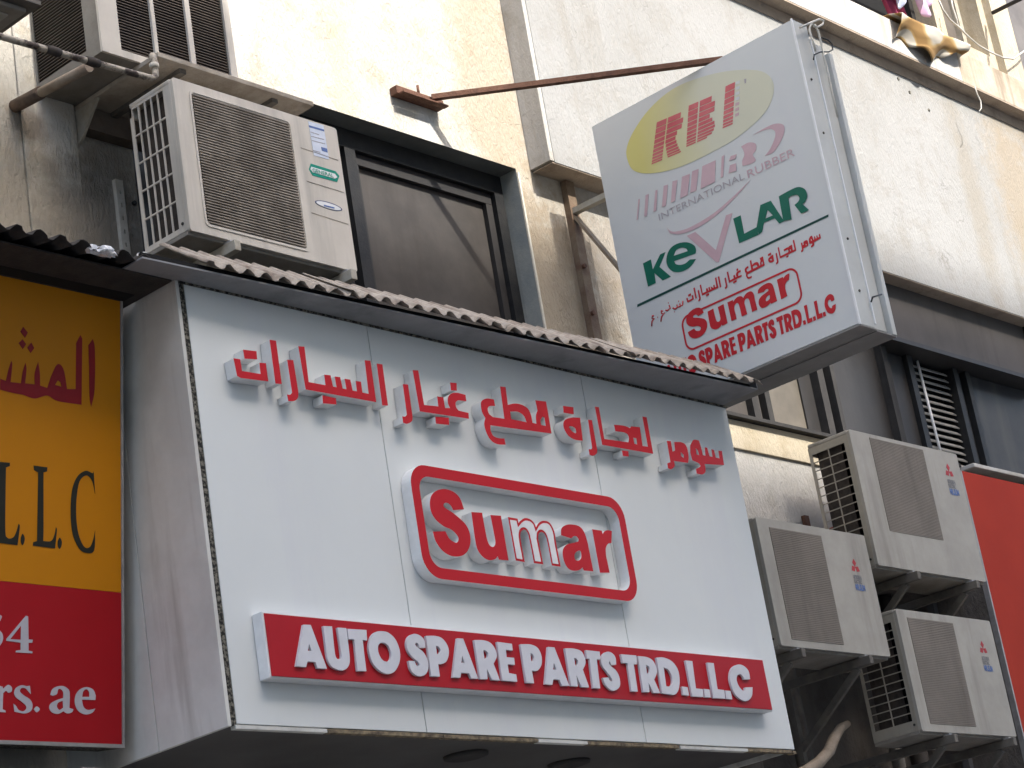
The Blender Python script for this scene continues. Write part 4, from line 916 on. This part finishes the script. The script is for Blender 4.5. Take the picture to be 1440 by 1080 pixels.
cr = n_.new('ShaderNodeValToRGB'); cr.color_ramp.elements[0].color = (.46, .42, .35, 1); cr.color_ramp.elements[0].position = .35; cr.color_ramp.elements[1].color = (.26, .15, .05, 1); cr.color_ramp.elements[1].position = .75
x_ = cr.color_ramp.elements.new(.5); x_.color = (.40, .27, .11, 1)
l_.new(wv_.outputs[0], cr.inputs[0]); l_.new(cr.outputs[0], pb.inputs['Base Color'])
def towel(u, v):
    # v: from behind the ledge, over its front edge, then hanging in a slack roll
    x = 11.17+.80*u + .02*math.sin(v*5)
    path = [(-.02, 7.80), (-.16, 7.805), (-.22, 7.80), (-.31, 7.76), (-.30, 7.69), (-.25, 7.63), (-.235, 7.59)]
    t = v*(len(path)-1); i = min(int(t), len(path)-2); f = t-i
    y = path[i][0]*(1-f)+path[i+1][0]*f; z = path[i][1]*(1-f)+path[i+1][1]*f
    k = max(0, v-.3); sw = 1-.75*max(0, u-.45)*k*1.8
    z = 7.80-(7.80-z)*sw*(1-.25*math.sin(u*8+.6)*k) + .010*math.sin(u*23+v*6)*k*2 + .012*math.sin(v*13+u*3)*k; y -= .025*math.sin(u*13+1+v*2)*k*2+.03*math.sin(u*math.pi)*k+.012*math.sin(v*16)*k
    return (x, y, z)
tag(cloth('towel', towel, 40, 24, mt), 'gold and white striped towel hung over the pale ledge to dry', 'towel')
def hang(x0, wd, z1, ln, y, amp, seed):
    def f(u, v): return (x0+wd*(u-.5)*(1-.45*v)+.02*math.sin(v*4+seed), y+amp*math.sin(u*14+seed+v*2)*(0.3+v)-.05*v, z1-ln*v*(1-.25*abs(u-.45)*2) + .008*math.sin(u*9+seed))
    return f
tag(cloth('garment', hang(11.36, .26, 8.30, .42, -.20, .018, 0), 26, 22, mat('pale_blue_cloth', (.55, .56, .66), (.38, .42, .58), 16, .95)), 'pale blue and white garment hanging above the towel, left of the pink one', 'garment', 'laundry at the upstairs window')
tag(cloth('garment', hang(11.56, .24, 8.34, .50, -.24, .02, 2), 26, 22, mat('pink_cloth', (.66, .42, .58), (.70, .55, .66), 9, .95)), 'pink garment hanging above the towel at the upstairs window', 'garment', 'laundry at the upstairs window')
tag(cloth('garment', hang(11.40, .34, 8.20, .46, -.13, .02, 4), 26, 22, mat('maroon_cloth', (.22, .03, .07), (.34, .06, .12), 8, .95)), 'dark maroon garment hanging behind the pink and pale blue ones', 'garment', 'laundry at the upstairs window')
lr = tag(MB().tube([(11.2, -.2, 8.34), (12.0, -.22, 8.36)], .008, 6).build('clothes_line', M_wire), 'clothes line carrying the garments over the ledge', 'line')
W1 = [(1320, 0), (1326, 14), (1336, 28), (1348, 38), (1360, 50), (1376, 64), (1392, 73), (1410, 81), (1425, 83), (1440, 72), (1452, 58)]
tag(MB().tube([aty(a, b_, -.25) for a, b_ in W1], .0065, 6).build('hanging_cable', M_wire), 'off white cable sagging across the upstairs window at the top right', 'cable')
W2 = [(1337, -5), (1340, 12), (1345, 26), (1347, 36), (1356, 44)]
tag(MB().tube([aty(a, b_, -.24) for a, b_ in W2], .0055, 6).build('hanging_cable', M_wire), 'short off white cable dropping to join the sagging one', 'cable')
W3 = [(1371, 122), (1374, 132), (1379, 142), (1380, 152), (1377, 157)]
tag(MB().tube([aty(a, b_, -.31) for a, b_ in W3], .004, 6).build('hanging_cable', M_wire), 'thin cable tail hanging in front of the brown ledge underside', 'cable')
tag(MB().tube([aty(1396, 18, -.20), aty(1452, -10, -.55)], .014, 8).build('wall_rod', M_frame2), 'grey steel rod reaching out from the mullion at the top right corner', 'rod')
bh = [(1123, 11), (1126, 19)]
for a, b_ in ((1263, 111), (1279, 130)):
    pass
